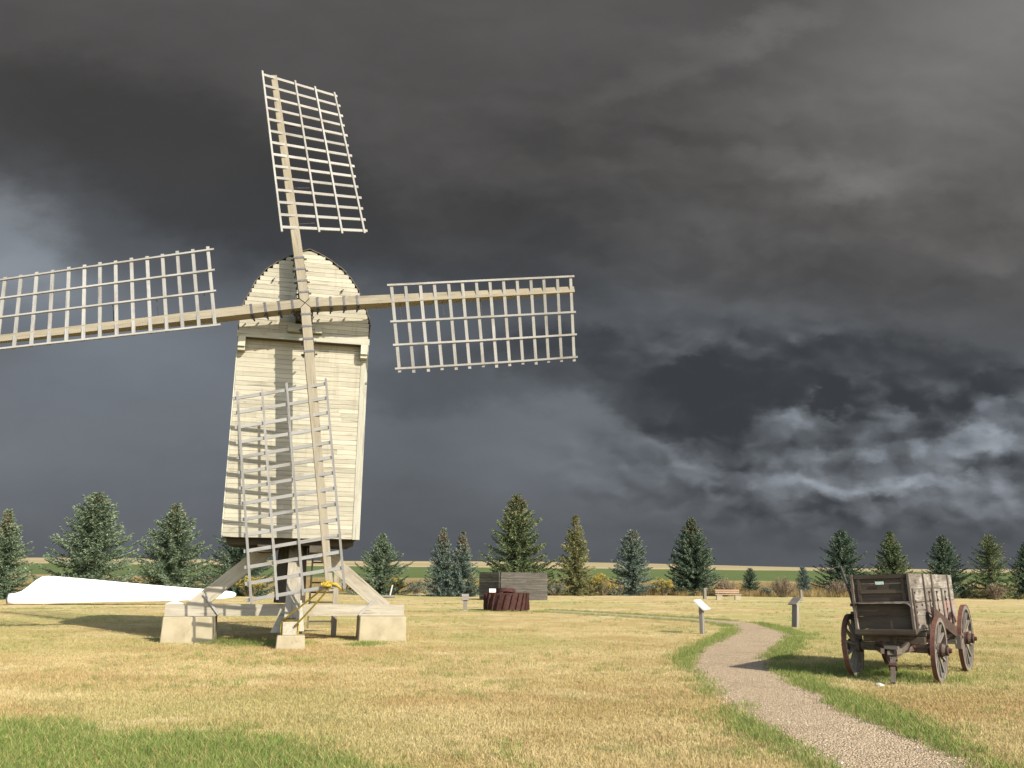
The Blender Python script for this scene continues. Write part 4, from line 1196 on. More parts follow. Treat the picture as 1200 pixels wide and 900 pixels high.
# running gear
for y, R in ((0.0, 0.54), (2.45, 0.615)):
    m_ = MB(); m_.axbox(-0.56, 0.56, y - 0.065, y + 0.065, R - 0.075, R + 0.065, 'x', jit=0.004); m_.build('axle', 'gear', wagon)
    m_ = MB(); m_.axbox(-0.50, 0.50, y - 0.055, y + 0.055, R + 0.07, 0.72, 'x', jit=0.004)
    if R < 0.6:
        m_.tube([(0, y - 0.02, R + 0.02), (0, y - 0.02, 0.72)], 0.07, 10)
    m_.build('bolster', 'gear', wagon)
m_ = MB(); m_.beam((0, -0.1, 0.52), (0, 2.9, 0.60), 0.09, 0.09); m_.build('reach_pole', 'gear', wagon)
for s in (-1, 1):
    m_ = MB()
    m_.beam((s * 0.10 + 0.05, -0.62, 0.50), (s * 0.36, 0.10, 0.55), 0.085, 0.06, jit=0.004); m_.beam((s * 0.36, 0.10, 0.55), (s * 0.30, 0.75, 0.58), 0.075, 0.06, jit=0.004)
    m_.build('hound', 'gear', wagon)
    m_ = MB(); m_.beam((s * 0.05, 0.9, 0.58), (s * 0.40, 2.3, 0.60), 0.07, 0.06, jit=0.004); m_.build('hound', 'gear', wagon)
m_ = MB(); m_.axbox(-0.40, 0.44, 0.68, 0.76, 0.60, 0.67, 'x'); m_.build('sway_bar', 'gear', wagon)
for x0 in (-0.13, 0.30):
    m_ = MB(); m_.beam((x0, -0.34, 0.62), (0.075, -0.60, 0.375), 0.07, 0.065, jit=0.006); m_.build('tongue_arm', 'gear', wagon)
m_ = MB(); m_.axbox(-0.03, 0.19, -0.60, -0.50, 0.535, 0.59, 'x', jit=0.006); m_.build('tongue_clamp', 'gear', wagon)
m_ = MB(); m_.beam((0.06, -0.40, 0.56), (0.15, -0.92, 0.02), 0.095, 0.085, jit=0.006, taper=0.8); m_.beam((0.065, -0.46, 0.515), (0.085, -0.57, 0.40), 0.16, 0.14, jit=0.006)
tongue = m_.build('tongue', 'gear', wagon)
m_ = MB()
for t in (0.25, 0.55):
    p = Vector((0.06, -0.40, 0.56)).lerp(Vector((0.15, -0.92, 0.02)), t); d = Vector((0.09, -0.52, -0.54)).normalized()
    m_.beam(p - d * 0.025, p + d * 0.025, 0.14, 0.12)
m_.build('iron_band', 'rust', tongue)

SPOKE = {}


def make_wheel(sx, y, R, nsp, camber, twist):
    # wheel frame: axle along local x
    fel = MB(); fel.ring((0, 0, 0), (1, 0, 0), R - 0.085, R - 0.012, 0.062, 48)
    w = fel.build('wheel', 'wheel_wood', wagon)
    w.location = (sx * 0.70, y, R * math.cos(camber) - 0.012); w.rotation_euler = (twist, sx * camber, 0)
    ty = MB(); ty.ring((0, 0, 0), (1, 0, 0), R - 0.014, R, 0.072, 48); ty.build('tyre', 'tyre', w)
    hb = MB(); dx = -sx * 0.045
    hb.tube([(dx - sx * 0.15, 0, 0), (dx - sx * 0.12, 0, 0), (dx - sx * 0.05, 0, 0), (dx + sx * 0.05, 0, 0), (dx + sx * 0.12, 0, 0), (dx + sx * 0.19, 0, 0)], [0.075, 0.088, 0.115, 0.115, 0.095, 0.07], 14)
    h = hb.build('hub', 'gear', w)
    bd = MB()
    for xo, r in ((-0.10, 0.105), (0.085, 0.112), (0.17, 0.083)):
        bd.ring((dx + sx * xo, 0, 0), (1, 0, 0), r - 0.02, r + 0.004, 0.03, 18)
    bd.build('hub_band', 'rust', w)
    cp = MB(); cp.tube([(dx + sx * 0.19, 0, 0), (dx + sx * 0.235, 0, 0)], [0.045, 0.038], 8); cp.build('axle_nut', 'rust', w)
    key = (R, sx)
    if key not in SPOKE:
        s = MB(); s.beam((dx, 0, 0.09), (0, 0, R - 0.07), 0.055, 0.042, (1, 0, 0), taper=0.72)
        SPOKE[key] = s.mesh('spoke', MAT['wheel_wood'])
    for k in range(nsp):
        o = link('spoke', SPOKE[key], w); o.rotation_euler = (2 * math.pi * k / nsp + 0.1, 0, 0)
    return w


make_wheel(-1, 0.0, 0.54, 12, rad(2.5), 0.2); make_wheel(1, 0.0, 0.54, 12, rad(2.5), 0.5)
make_wheel(-1, 2.45, 0.615, 14, rad(2.0), 0.0); make_wheel(1, 2.45, 0.615, 14, rad(2.0), 0.3)
# brake lever on the left, brake plank on the right
m_ = MB()
m_.tube([(-0.58, 0.12, 0.74), (-0.62, 0.06, 1.05), (-0.68, 0.0, 1.42), (-0.79, -0.08, 1.90)], [0.034, 0.030, 0.024, 0.018], 7)
m_.beam((-0.44, 0.05, 1.16), (-0.66, 0.05, 1.16), 0.10, 0.03)
for zz in (0.98, 1.08, 1.22):
    m_.tube([(-0.57, 0.03, zz), (-0.70, 0.03, zz)], 0.026, 6)
lever = m_.build('brake_lever', 'iron', wagon)
m_ = MB(); m_.tube([(-0.79, -0.08, 1.90), (-0.90, -0.2, 1.86), (-1.02, -0.3, 1.80)], 0.007, 5); m_.build('brake_wire', 'iron', lever)
m_ = MB(); m_.beam((0.60, 0.28, 1.12), (0.66, 1.98, 0.70), 0.20, 0.035, (0, 0, 1), tint=0.0, jit=0.006); m_.build('brake_plank', 'brown_iron', wagon)
m_ = MB(); m_.axbox(-0.62, 0.66, 1.72, 1.82, 0.52, 0.60, 'x', jit=0.005)
for s in (-1, 1):
    m_.axbox(s * 0.68 - 0.05, s * 0.68 + 0.05, 1.77, 1.85, 0.44, 0.68, 'z')
m_.build('brake_beam', 'gear', wagon)
m_ = MB(); m_.tube([(0.50, 0.2, 1.17), (0.60, 0.3, 1.05), (0.62, 0.9, 0.95)], 0.012, 6); m_.build('brake_rod', 'rust', wagon)


def pebble(x, y, r, lab):
    n = 7; V = []; F = []
    rr = random.Random(int(x * 100))
    for i in range(n):
        for j in range(5):
            th = 2 * math.pi * i / n; ph = -0.5 + j * 0.5
            q = r * (0.8 + 0.4 * rr.random())
            V.append((q * math.cos(th) * math.cos(ph) * 1.4, q * math.sin(th) * math.cos(ph), q * math.sin(ph) * 0.6 + r * 0.25))
    for i in range(n):
        for j in range(4):
            a, b = i * 5 + j, ((i + 1) % n) * 5 + j
            F.append((a, b, b + 1, a + 1))
    F.append(tuple(i * 5 + 4 for i in range(n)))
    m = MB(); m._add(V, F, V, 0.5); o = m.build('stone', 'stone'); o.location = (x, y, 0)
    tag(o, lab, 'stone')


gx, gy = ground_pt(1031, 804); pebble(gx, gy, 0.055, 'small pale stone on the grass below the wagon tongue')
gx, gy = ground_pt(532, 885); pebble(gx, gy, 0.022, 'tiny pale stone in the near lawn at the bottom of the picture')


# ------------------------------------------------------------------ wind-turbine blade lying behind the mill
def blade():
    a = Vector((-25.95, 45.6, 0)); bq = Vector((-15.3, 49.1, 0))
    L = (bq - a).length; d = (bq - a).normalized(); back = Vector((-d.y, d.x, 0))
    # fraction, bottom z, top z, thickness, top z offset backwards lean
    S = [(0.0, 0.04, 0.58, 0.50), (0.025, 0.03, 0.60, 0.50), (0.05, 0.03, 0.72, 0.50), (0.07, 0.03, 0.92, 0.50), (0.10, 0.03, 1.26, 0.46), (0.125, 0.03, 1.45, 0.42), (0.15, 0.03, 1.48, 0.40), (0.20, 0.055, 1.45, 0.38), (0.3, 0.08, 1.36, 0.33),
         (0.45, 0.13, 1.21, 0.28), (0.6, 0.17, 1.06, 0.23), (0.75, 0.22, 0.93, 0.18), (0.88, 0.28, 0.82, 0.13), (0.95, 0.34, 0.76, 0.09), (0.985, 0.41, 0.70, 0.06), (1.0, 0.50, 0.62, 0.03)]
    n = 20; V = []; F = []
    for t, z0, z1, th in S:
        rnd = max(0.0, 1 - t / 0.12)
        for k in range(n):
            u = 2 * math.pi * k / n
            zc = (1 - math.cos(u)) / 2                 # 0 bottom .. 1 top
            prof = math.sin(u) * (rnd + (1 - rnd) * (0.55 + 0.75 * (1 - zc)) * (1.0 if zc < 0.9 else 0.75))
            off = back * (prof * th / 2 + (1 - rnd) * 0.12 * zc)
            p = a + d * (L * t) + off + Vector((0, 0, z0 + (z1 - z0) * zc))
            V.append(p)
    for i in range(len(S) - 1):
        for k in range(n):
            F.append((i * n + k, i * n + (k + 1) % n, (i + 1) * n + (k + 1) % n, (i + 1) * n + k))
    F.append(tuple(range(n - 1, -1, -1))); F.append(tuple(range((len(S) - 1) * n, len(S) * n)))
    t = thing('turbine_blade', 'long white wind turbine blade lying on the lawn behind the mill', 'turbine blade', a)
    m = MB(); m._add([p - a for p in V], F, [(0, 0, 0)] * len(V), 0.5)
    m.build('blade_shell', 'white', t, True)
    m = MB(); m.tube([Vector((0, 0, 0.31)) - d * 0.06, Vector((0, 0, 0.31)) + d * 0.0], [0.25, 0.25], 20); m.build('root_flange', 'iron', t)
    for fr, h, lab in ((0.16, 0.055, None), (0.72, 0.215, 'pale low support under the thin end of the turbine blade')):
        if lab is None:
            continue
        p = a + d * (L * fr)
        m = MB(); m.prism([(-0.55, -0.02), (0.55, -0.02), (0.42, 0.09), (0.10, h), (-0.10, h), (-0.42, 0.09)], -0.25, 0.25)
        o = m.build('blade_support', 'stone'); o.location = p; o.rotation_euler = (0, 0, math.atan2(d.y, d.x)); tag(o, lab, 'support')


blade()


# ------------------------------------------------------------------ plank crib, steel wheel, signs, bench
def crib():
    C0 = Vector((-0.70, 62.66, 0)); dl = Vector((-0.652, 0.758, 0)); dr = Vector((0.758, 0.652, 0))
    t = thing('plank_crib', 'low roofless square crib of grey stacked planks in front of the spruces', 'crib', C0, math.atan2(dr.y, dr.x))
    # local: x along right face, y along left face (back)
    lx, ly, hh, nb = 4.55, 2.33, 2.0, 18
    for name, horiz, pos in (('front_wall', True, 0), ('rear_wall', True, ly), ('end_wall', False, 0), ('end_wall', False, lx)):
        m = MB()
        for i in range(nb):
            z0 = hh * i / nb + (0 if horiz else 0.0); z1 = z0 + hh / nb - random.uniform(0.010, 0.022)
            ext = random.uniform(0.02, 0.07)
            if horiz:
                m.axbox(-ext + 0.05, lx + ext - 0.05, pos - 0.07 + random.uniform(-.012, .012), pos + 0.07, z0, z1, 'x', jit=0.006)
            else:
                m.axbox(pos - 0.07, pos + 0.07 + random.uniform(-.012, .012), 0.075, ly - 0.075, z0, z1, 'y', jit=0.006)
        m.build(name, 'crate', t)
    m = MB(); m.axbox(0.09, lx - 0.09, 0.09, ly - 0.09, 1.25, 1.30, 'x'); m.build('floor_boards', 'dark_wood', t)


crib()


def steel_wheel():
    c = Vector((-0.17, 44.3, 0)); R, H = 1.06, 0.86
    t = thing('tractor_wheel', 'huge rusty steel tractor wheel with slanted lugs lying flat on the lawn', 'wheel', c)
    m = MB(); m.ring((0, 0, H / 2 + 0.02), (0, 0, 1), R - 0.03, R, H, 60); m.build('rim', 'rust', t)
    for k in range(22):
        th = 2 * math.pi * k / 22
        m = MB()
        pts = []
        for j in range(4):
            a = th + 0.17 * j / 3; z = 0.05 + (H - 0.06) * j / 3
            pts.append((math.cos(a) * (R + 0.045), math.sin(a) * (R + 0.045), z))
        for j in range(3):
            p, q = Vector(pts[j]), Vector(pts[j + 1]); m.beam(p, q, 0.10, 0.05, Vector((p.x, p.y, 0)), jit=0.015)
        m.build('lug', 'rust', t)
    for k in range(12):
        th = 2 * math.pi * k / 12
        m = MB(); m.beam((0.16 * math.cos(th), 0.16 * math.sin(th), H * 0.5 + (0.25 if k % 2 else -0.25)), ((R - 0.03) * math.cos(th), (R - 0.03) * math.sin(th), H * 0.5), 0.10, 0.02); m.build('spoke', 'rust', t)
    m = MB(); m.tube([(0, 0, 0.05), (0, 0, H + 0.1)], 0.17, 16); m.build('hub', 'rust', t)
    m = MB(); m.ring((-0.05, 0.25, H + 0.06), (0, 0.25, 1), 0.40, 0.50, 0.20, 32); m.build('gear_ring', 'rust', t)


steel_wheel()


def sign(name, px, py, post_h, post_w, post_t, panel, tilt_axis_rz, tilt, pmat, lab, lean=0.0, postmat='post', rz_post=None, drop=0.0):
    gx, gy = ground_pt(px, py)
    t = thing(name, lab, 'sign', (gx, gy, 0), tilt_axis_rz)
    m = MB(); m.box((0, lean * post_h / 2, post_h / 2), (0, lean, 1), (1, 0, 0), (0, 1, -lean), (post_h + 0.1, post_w, post_t), jit=0.004); m.build('post', postmat, t)
    w, h, th = panel
    L = Vector((1, 0, 0)); U = Vector((0, math.cos(tilt), math.sin(tilt))); Nn = L.cross(U)
    c = Vector((0, lean * post_h, post_h + 0.02)) + Nn * (th / 2 + 0.01)
    m = MB(); m.box(c, L, U, Nn, (w, h, th), 0.5); pn = m.build('panel', pmat, t)
    return t


# the two signs by the path face each other across it: local -y is the reader's side
sign('trail_sign', 823, 743, 0.82, 0.17, 0.10, (0.62, 0.42, 0.045), rad(58), rad(42), 'panel', 'white slanted sign panel on a grey board post left of the path bend')
sign('trail_sign', 932, 735, 0.86, 0.24, 0.10, (0.40, 0.38, 0.045), rad(-62), rad(40), 'post', 'grey wooden slanted sign right of the path bend', lean=0.10)
sign('trail_sign', 545, 715, 0.60, 0.20, 0.12, (0.36, 0.34, 0.05), rad(6), rad(62), 'post', 'small grey post sign with a square board left of the rusty tractor wheel')
sign('trail_sign', 577, 713, 0.86, 0.10, 0.08, (0.36, 0.30, 0.03), rad(8), rad(55), 'cream_panel', 'small cream panel sign standing behind the rusty tractor wheel')


def post(px, py, h, w, lab):
    gx, gy = ground_pt(px, py)
    m = MB(); m.axbox(-w / 2, w / 2, -w / 2, w / 2, -0.05, h, 'z', jit=0.006)
    V0 = len(m.v)
    m.prism([(-w / 2 - 0.02, h + 0.002), (w / 2 + 0.02, h + 0.002), (w / 2 - 0.02, h + 0.07), (-w / 2 + 0.02, h + 0.07)], -w / 2 - 0.015, w / 2 + 0.015)
    o = m.build('wooden_post', 'post'); o.location = (gx, gy, 0); o.rotation_euler = (0, 0, 0.3); tag(o, lab, 'post')


post(826, 702, 0.82, 0.24, 'short grey wooden post beside the left end of the bench')
post(939, 704, 0.80, 0.17, 'short pale wooden post in front of the smallest narrow spruce')


def bench():
    gx, gy = ground_pt(853, 703)
    t = thing('park_bench', 'low bench with two concrete legs and a brown back plank at the lawn edge', 'bench', (gx, gy, 0), rad(-6))
    for x in (-0.70, 0.78):
        m = MB(); m.prism([(x - 0.22, -0.03), (x + 0.26, -0.03), (x + 0.23, 0.40), (x - 0.20, 0.40)], -0.24, 0.24); m.build('leg', 'concrete', t)
    m = MB()
    for y in (-0.20, 0.0, 0.20):
        m.axbox(-1.02, 1.06, y - 0.09, y + 0.09, 0.405, 0.46, 'x')
    m.build('seat', 'concrete', t)
    m = MB()
    for z in (0.53, 0.69):
        m.axbox(-0.95, 0.98, 0.26, 0.31, z, z + 0.13, 'x')
    m.build('backrest', 'bench', t)
    for x in (-0.7, 0.78):
        m = MB(); m.axbox(x - 0.04, x + 0.04, 0.311, 0.36, 0.40, 0.82, 'z'); m.build('back_support', 'bench', t)


bench()


def iron_wheel_mesh(R, n=10):
    m = MB(); m.ring((0, 0, 0), (1, 0, 0), R - 0.045, R, 0.09, 28); m.tube([(-0.12, 0, 0), (0.12, 0, 0)], 0.075, 10)
    for k in range(n):
        th = 2 * math.pi * k / n; m.tube([(0, 0.06 * math.cos(th), 0.06 * math.sin(th)), (0, (R - 0.03) * math.cos(th), (R - 0.03) * math.sin(th))], 0.018, 5)
    return m.mesh('wheel', MAT['rust'])


def implement(px, py, rz, R, span, lab, pole=None):
    gx, gy = ground_pt(px, py)
    t = thing('farm_implement', lab, 'farm implement', (gx, gy, 0), rz, 'old iron-wheeled farm implements')
    me = iron_wheel_mesh(R)
    for x in (-span / 2, span / 2):
        o = link('wheel', me, t); o.location = (x, 0, R)
    m = MB(); m.beam((-span / 2, 0, R), (span / 2, 0, R), 0.08, 0.08); m.build('axle', 'rust', t)
    m = MB(); m.beam((0, 0, R + 0.02), (0.1, -1.7, 0.12), 0.10, 0.08); m.build('draw_pole', 'gear', t)
    m = MB(); m.tube([(0.1, -0.4, R + 0.1), (0.12, -0.35, R + 0.4)], 0.025, 6); m.ring((0.12, -0.35, R + 0.42), (0.1, 0.2, 1), 0.02, 0.17, 0.03, 14); m.build('seat', 'rust', t)


implement(414, 695, rad(62), 0.42, 1.1, 'rusty iron-wheeled implement just right of the mill stair')
implement(474, 692, rad(38), 0.40, 1.7, 'rusty iron-wheeled implement beside the yellow-topped bush')
gx, gy = ground_pt(457, 699)
m_ = MB(); m_.beam((-0.05, 0.25, -0.03), (0.18, 0, 0.92), 0.10, 0.03, tint=1.0); o = m_.build('leaning_board', 'panel'); o.location = (gx, gy, 0); tag(o, 'white board leaning in dry grass by the farm implements', 'board')
gx, gy = ground_pt(455, 701)
m_ = MB(); m_.tube([(-0.5, 0, 0.11), (-0.2, 0.02, 0.12), (0.5, 0.04, 0.10)], [0.10, 0.12, 0.09], 9); o = m_.build('log', 'post'); o.location = (gx, gy, 0); tag(o, 'grey log lying at the lawn edge below the leaning white board', 'log')


# ------------------------------------------------------------------ spruces
def quads(P, D, S, w):
    """long diamond-ish leaf quads from base P along D with half width vector S"""
    mid = P + D * 0.45
    return np.stack([P, mid + S * w, P + D, mid - S * w], 1)


SPR = {
    'blue': leaf_mat('spruce_blue', (0.083, 0.115, 0.094), (0.172, 0.213, 0.172), (0.265, 0.299, 0.247), 0.15),
    'green': leaf_mat('spruce_green', (0.076, 0.106, 0.053), (0.172, 0.196, 0.094), (0.253, 0.270, 0.144), 0.15),
    'grey': leaf_mat('spruce_greygreen', (0.087, 0.124, 0.076), (0.184, 0.228, 0.145), (0.270, 0.310, 0.213), 0.15),
    'dark': leaf_mat('spruce_dark', (0.057, 0.090, 0.060), (0.129, 0.163, 0.108), (0.201, 0.230, 0.161), 0.15),
    'olive': leaf_mat('spruce_olive', (0.121, 0.129, 0.057), (0.230, 0.224, 0.103), (0.322, 0.287, 0.138), 0.2)}
CONE = leaf_mat('spruce_cones', (0.13, 0.088, 0.05), (0.22, 0.155, 0.095), (0.28, 0.21, 0.14), 0.1)


def spruce(label, px, base, top, width_px, kind, seed, cones=0.0, twin=False, shape=0.85, dens=1.0, droop=0.0, skirt=1.0, ragged=0.25, lean=0.0):
    r = np.random.default_rng(seed); shape = shape + 0.09
    gx, gy = ground_pt(px, base)
    zt = float(terr(gx, gy)); H = at_depth(px, top, gy)[2] - zt
    Rm = width_px / 2 * gy / 1000.0 * 1.36
    t = thing('spruce_tree', label, 'tree', (gx, gy, zt), 0, 'spruces in a row behind the lawn')
    tops = [(0.0, 0.0, 1.0)]
    if twin:
        tops = [(-Rm * 0.22, 0, 1.0), (Rm * 0.34, 0.1, 0.95)]
    tm = MB()
    for (ox, oy, hs) in tops:
        tm.tube([(ox * 0.2, oy, -0.1), (ox * 0.6, oy, H * 0.3), (ox, oy, H * 0.65), (ox + lean * H, oy, H * hs * 0.99)], [0.035 * H * 0.6, 0.026 * H * 0.6, 0.015 * H * 0.6, 0.005], 8)
    tm.build('trunk', 'bark', t)
    Vs, Ts, Vc, Tc = [], [], [], []
    sz = max(0.5, min(1.25, H / 7.0))
    for (ox, oy, hs) in tops:
        Ht = H * hs
        z = 0.10 * H * (1 - skirt) + 0.12
        asym = r.uniform(0, 6.28); asa = r.uniform(0.0, 0.16)
        while z < Ht * 0.985:
            h = z / Ht
            prof = (1 - h) ** shape * (0.80 + 0.20 * min(1, (h + 0.03) / 0.10)) + 0.022
            nb = int(r.integers(7, 10) * (1.0 if h < 0.8 else 0.75) * dens) + 1
            a0 = r.uniform(0, 6.28)
            tier = r.uniform(1 - ragged * 0.6, 1 + ragged * 0.45)
            for b in range(nb):
                if r.random() < 0.10 + 0.10 * ragged:
                    continue
                az = a0 + 6.283 * b / nb + r.uniform(-0.3, 0.3)
                L = Rm * prof * tier * r.uniform(1 - ragged, 1.06) * (1 + asa * math.cos(az - asym)) * (0.72 if twin else 1)
                L = max(L, 0.10 * sz)
                el = -0.10 - droop + 0.75 * h ** 1.3 + r.uniform(-0.14, 0.14)
                curl = r.uniform(0.15, 0.45) * (1 - h)
                ns = max(3, int(L / (0.125 * sz)))
                s = (np.arange(ns) + 0.6) / ns
                ca, sa = math.cos(az), math.sin(az)
                rr = L * s * math.cos(el); zz = z + r.uniform(-0.05, 0.05) + L * s * math.sin(el) + curl * L * (s ** 2.2) * 0.45 - 0.10 * L * np.sin(np.pi * s)
                sway = r.uniform(-0.12, 0.12) * L * s ** 2
                c = np.stack([ox + lean * zz + rr * ca - sway * sa, oy + rr * sa + sway * ca, zz], 1)
                out = np.array([ca, sa, math.sin(el) + curl * 0.5]); lat = np.array([-sa, ca, 0.0])
                tl_ = r.uniform(0.10, 0.75)                         # clump tint per branch
                # twigs left/right/down plus the leader tip
                for side in (-1, 1, 0, 2, 3):
                    m = len(c)
                    fwd = r.uniform(0.45, 1.0, m)[:, None]; ln = (0.20 + 0.26 * (1 - s) * min(1.0, L / 1.2)) * sz * r.uniform(0.7, 1.3, m)
                    if side in (-1, 1):
                        D = out * fwd + lat * side * r.uniform(0.6, 1.1, m)[:, None] + np.array([0, 0, 1]) * r.uniform(-0.35, 0.15, m)[:, None]
                    elif side == 0:
                        D = out * fwd + np.array([0, 0, 1]) * r.uniform(0.1, 0.6, m)[:, None] + lat * r.uniform(-0.3, 0.3, m)[:, None]
                    elif side == 2:
                        D = out * fwd * 0.7 - np.array([0, 0, 1]) * r.uniform(0.2, 0.75, m)[:, None] + lat * r.uniform(-0.4, 0.4, m)[:, None]
                    else:
                        D = out * fwd * 0.8 + lat * r.uniform(-0.9, 0.9, m)[:, None]; ln = ln * 1.1
                    D /= np.linalg.norm(D, axis=1)[:, None]; D = D * ln[:, None]
                    S = np.cross(D, r.normal(size=(m, 3))); S /= np.linalg.norm(S, axis=1)[:, None] + 1e-9
                    P = c + r.normal(scale=0.02 * sz, size=(m, 3))
                    Vs.append(quads(P, D, S, 0.042 * sz)); Ts.append(np.clip(tl_ + r.normal(scale=0.16, size=m) + 0.22 * (s - 0.5), 0, 1))
                if cones and h > 0.62 and L > 0.15:
                    k = r.poisson(cones * (14 if h > 0.78 else 4))
                    if k:
                        q = r.uniform(0.45, 1.0, k); idx = np.minimum((q * ns).astype(int), ns - 1)
                        P = c[idx] + r.normal(scale=0.06, size=(k, 3)); D = np.stack([r.normal(scale=0.05, size=k), r.normal(scale=0.05, size=k), -r.uniform(0.12, 0.2, k)], 1) * sz
                        for _ in range(2):
                            S = np.cross(D, r.normal(size=(k, 3))); S /= np.linalg.norm(S, axis=1)[:, None] + 1e-9
                            Vc.append(quads(P, D, S, 0.045 * sz)); Tc.append(r.random(k))
            z += (0.15 + 0.13 * (1 - h)) * sz * r.uniform(0.8, 1.25) / max(0.8, dens)
        # leader
        k = 14
        P = np.tile(np.array([ox + lean * Ht, oy, Ht * 0.965]), (k, 1)) + np.stack([np.zeros(k), np.zeros(k), r.uniform(-0.3, 0.0, k) * sz], 1)
        D = np.stack([r.normal(scale=0.05, size=k), r.normal(scale=0.05, size=k), r.uniform(0.15, 0.32, k)], 1) * sz
        S = np.cross(D, r.normal(size=(k, 3))); S /= np.linalg.norm(S, axis=1)[:, None]
        Vs.append(quads(P, D, S, 0.035 * sz)); Ts.append(r.random(k) * 0.6 + 0.3)
    V = np.concatenate(Vs); T = np.repeat(np.concatenate(Ts), 4); n = len(V)
    link('crown', np_mesh('crown', V.reshape(-1, 3), np.arange(n * 4).reshape(-1, 4), SPR[kind], T), t)
    if Vc:
        V = np.concatenate(Vc); T = np.repeat(np.concatenate(Tc), 4); n = len(V)
        link('cones', np_mesh('cones', V.reshape(-1, 3), np.arange(n * 4).reshape(-1, 4), CONE, T), t)
    return t


spruce('grey-green spruce cut by the left edge of the picture, behind the blade root', -4, 702, 596, 66, 'grey', 11, 0.35)
spruce('broad full grey-green spruce behind the thick end of the white blade', 100, 699, 577, 112, 'grey', 12, 0.12, ragged=0.3, shape=0.72)
spruce('grey-green spruce with a brown tip behind the thin end of the white blade', 197, 698, 590, 92, 'grey', 13, 0.25, shape=0.8)
spruce('dark green spruce half hidden behind the left side of the windmill', 276, 698, 598, 86, 'dark', 14, 0.0)
spruce('small bluish spruce just right of the windmill', 446, 697, 626, 74, 'grey', 15, 0.0, ragged=0.35)
spruce('blue spruce with two cone-laden tops left of the plank crib', 527, 699, 618, 58, 'blue', 16, 0.75, twin=True)
spruce('tallest wide spruce with a brown coned crown behind the plank crib', 605, 697, 579, 92, 'green', 17, 0.6, ragged=0.34, shape=0.78)
spruce('slim olive spruce right of the plank crib', 675, 698, 604, 44, 'olive', 18, 0.15, shape=0.7, dens=0.9)
spruce('dark blue spruce with a bent brown top right of the slim olive one', 742, 698, 621, 48, 'blue', 19, 0.35, lean=0.02, shape=0.55, droop=0.1)
spruce('dense dark cone-shaped spruce behind the bench', 813, 698, 608, 54, 'dark', 20, 0.35, dens=1.25, shape=0.68, ragged=0.18)
spruce('small stubby spruce right of the bench', 880, 698, 666, 22, 'dark', 21, 0.0, shape=0.55)
spruce('smallest narrow spruce behind the pale post', 943, 698, 664, 18, 'blue', 22, 0.0, shape=0.45)
spruce('wide open spruce just left of the wagon box', 991, 698, 622, 66, 'dark', 23, 0.0, ragged=0.38, shape=0.7)
spruce('green spruce standing directly above the wagon box', 1049, 698, 623, 48, 'green', 24, 0.1, shape=0.75)
spruce('dark spruce above the back end of the wagon', 1111, 701, 627, 52, 'dark', 25, 0.1, shape=0.72)
spruce('open-branched spruce right of the wagon with gaps between its tiers', 1166, 702, 627, 58, 'green', 26, 0.1, ragged=0.4, dens=0.8, shape=0.65)
spruce('spruce cut off by the right edge of the picture', 1208, 702, 636, 50, 'dark', 27, 0.0)


# ------------------------------------------------------------------ shrubs
SHL = {
    'yellow': (leaf_mat('rabbitbrush', (0.10, 0.105, 0.055), (0.20, 0.19, 0.10), None, 0.2), leaf_mat('yellow_blossom', (0.26, 0.20, 0.05), (0.44, 0.35, 0.08), None, 0.2)),
    'brown': (leaf_mat('brown_shrub', (0.15, 0.115, 0.08), (0.27, 0.215, 0.15), None, 0.2), None),
    'sage': (leaf_mat('sagebrush', (0.13, 0.14, 0.10), (0.25, 0.25, 0.18), None, 0.2), None)}


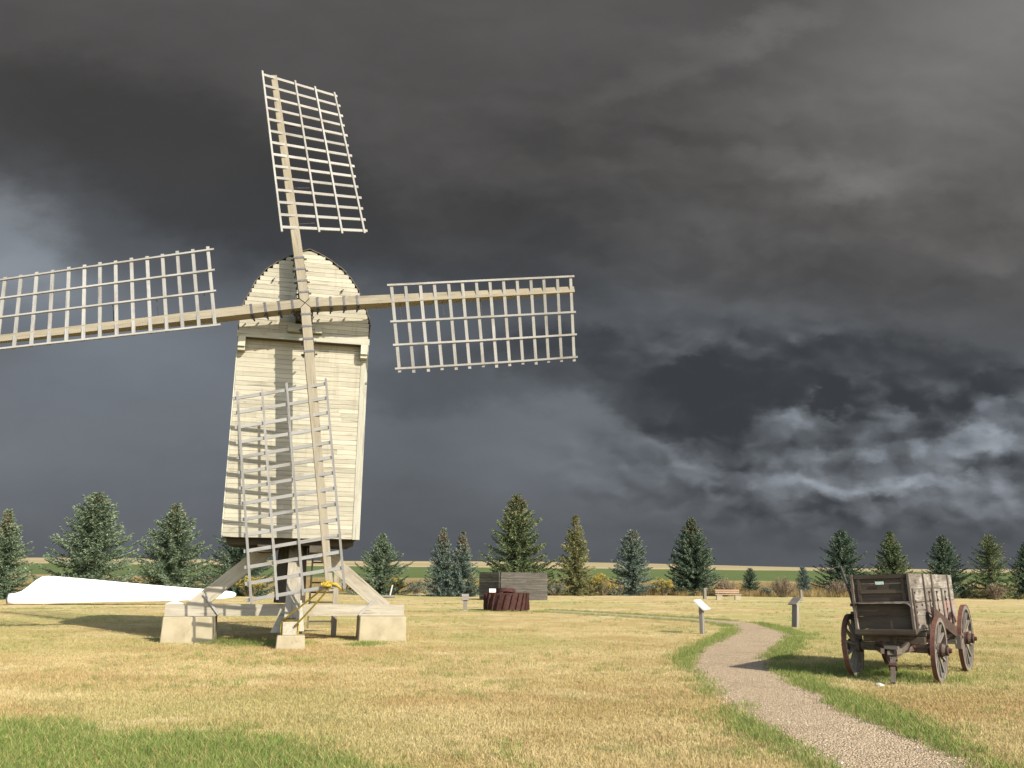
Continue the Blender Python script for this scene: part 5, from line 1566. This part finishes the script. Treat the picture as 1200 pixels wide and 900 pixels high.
def shrub(label, px, base, top, width_px, kind, seed, bl=0.5):
    r = np.random.default_rng(seed); gx, gy = ground_pt(px, base); zt = float(terr(gx, gy))
    H = max(0.4, at_depth(px, top, gy)[2] - zt); R = width_px / 2 * gy / 1000.0
    t = thing('shrub', label, 'shrub', (gx, gy, zt), 0, 'shrubs in the dry grass under the spruces')
    st = MB(); Vs, Ts, Vb, Tb = [], [], [], []
    for k in range(int(30 + 26 * R)):
        az = r.uniform(0, 6.28); rad_ = R * math.sqrt(r.random()) * 0.96; hh = H * math.sqrt(max(0.06, 1 - (rad_ / R) ** 2 * 0.85)) * r.uniform(0.78, 1.05)
        b = np.array([math.cos(az) * rad_ * 0.25, math.sin(az) * rad_ * 0.25, -0.03]); e = np.array([math.cos(az) * rad_, math.sin(az) * rad_, hh])
        mid = (b + e) / 2 + np.array([0, 0, 0.08 * hh]) + r.normal(scale=0.03, size=3)
        st.tube([b, mid, e], [0.016, 0.011, 0.005], 4, False)
        m = 46
        q = r.uniform(0.25, 1.0, m)[:, None]
        P = np.where(q < 0.5, b + (mid - b) * q * 2, mid + (e - mid) * (q - 0.5) * 2) + r.normal(scale=0.07, size=(m, 3))
        P[:, 2] = np.maximum(P[:, 2], 0.02)
        D = r.normal(size=(m, 3)) * 0.5 + np.array([math.cos(az) * 0.4, math.sin(az) * 0.4, 0.9]); D /= np.linalg.norm(D, axis=1)[:, None]; D *= r.uniform(0.08, 0.2, m)[:, None]
        S = np.cross(D, r.normal(size=(m, 3))); S /= np.linalg.norm(S, axis=1)[:, None]
        Vs.append(quads(P, D, S, 0.024)); Ts.append(np.clip(r.uniform(0.1, 0.9) + r.normal(scale=0.15, size=m), 0, 1))
        if kind == 'yellow' and r.random() < bl + 0.35:
            m = 26; P = e + r.normal(scale=(0.09, 0.09, 0.06), size=(m, 3)); D = r.normal(size=(m, 3)) * 0.06 + np.array([0, 0, 0.05]); S = np.cross(D, r.normal(size=(m, 3))); S /= np.linalg.norm(S, axis=1)[:, None] + 1e-9
            Vb.append(quads(P, D, S, 0.035)); Tb.append(r.random(m))
    st.build('stems', 'stem', t)
    V = np.concatenate(Vs); n = len(V); link('foliage', np_mesh('foliage', V.reshape(-1, 3), np.arange(n * 4).reshape(-1, 4), SHL[kind][0], np.repeat(np.concatenate(Ts), 4)), t)
    if Vb:
        V = np.concatenate(Vb); n = len(V); link('blossom', np_mesh('blossom', V.reshape(-1, 3), np.arange(n * 4).reshape(-1, 4), SHL[kind][1], np.repeat(np.concatenate(Tb), 4)), t)


shrub('low yellow-flowered bush above the middle of the white blade', 88, 694, 676, 34, 'yellow', 41)
shrub('yellow-flowered bush above the thin end of the white blade', 186, 695, 679, 30, 'yellow', 42)
shrub('golden bush seen through the windmill trestle', 292, 699, 676, 34, 'yellow', 43, 0.9)
shrub('gold-topped brown bush behind the farm implement', 458, 697, 676, 30, 'yellow', 44, 0.9)
shrub('grey sagebrush right of the farm implement', 488, 696, 680, 26, 'sage', 45)
shrub('tall yellow-topped bush left of the plank crib', 547, 699, 673, 34, 'yellow', 46, 0.7)
shrub('bright yellow bush right of the slim olive spruce', 706, 698, 673, 34, 'yellow', 47, 1.0)
shrub('yellow-green bush left of the dense dark spruce', 777, 698, 678, 28, 'yellow', 48, 0.5)
shrub('bare brown bush behind the bench', 852, 699, 677, 26, 'brown', 49)
shrub('round brown bush between the two small spruces', 918, 700, 677, 34, 'brown', 50)
shrub('round brown bush left of the wagon brake lever', 983, 700, 679, 30, 'brown', 51)
shrub('brown bush behind the back end of the wagon', 1128, 701, 684, 22, 'brown', 52)
shrub('round brown bush below the open-branched spruce', 1168, 703, 684, 24, 'brown', 53)
shrub('low green bush at the foot of the slim olive spruce', 652, 698, 682, 28, 'sage', 54)
shrub('low grey bush behind the tall yellow-topped bush', 566, 696, 682, 24, 'sage', 55)
shrub('low dry bush right of the small stubby spruce', 898, 699, 688, 16, 'sage', 56)
shrub('low sage bush left of the dark blue spruce', 724, 698, 686, 18, 'sage', 57)
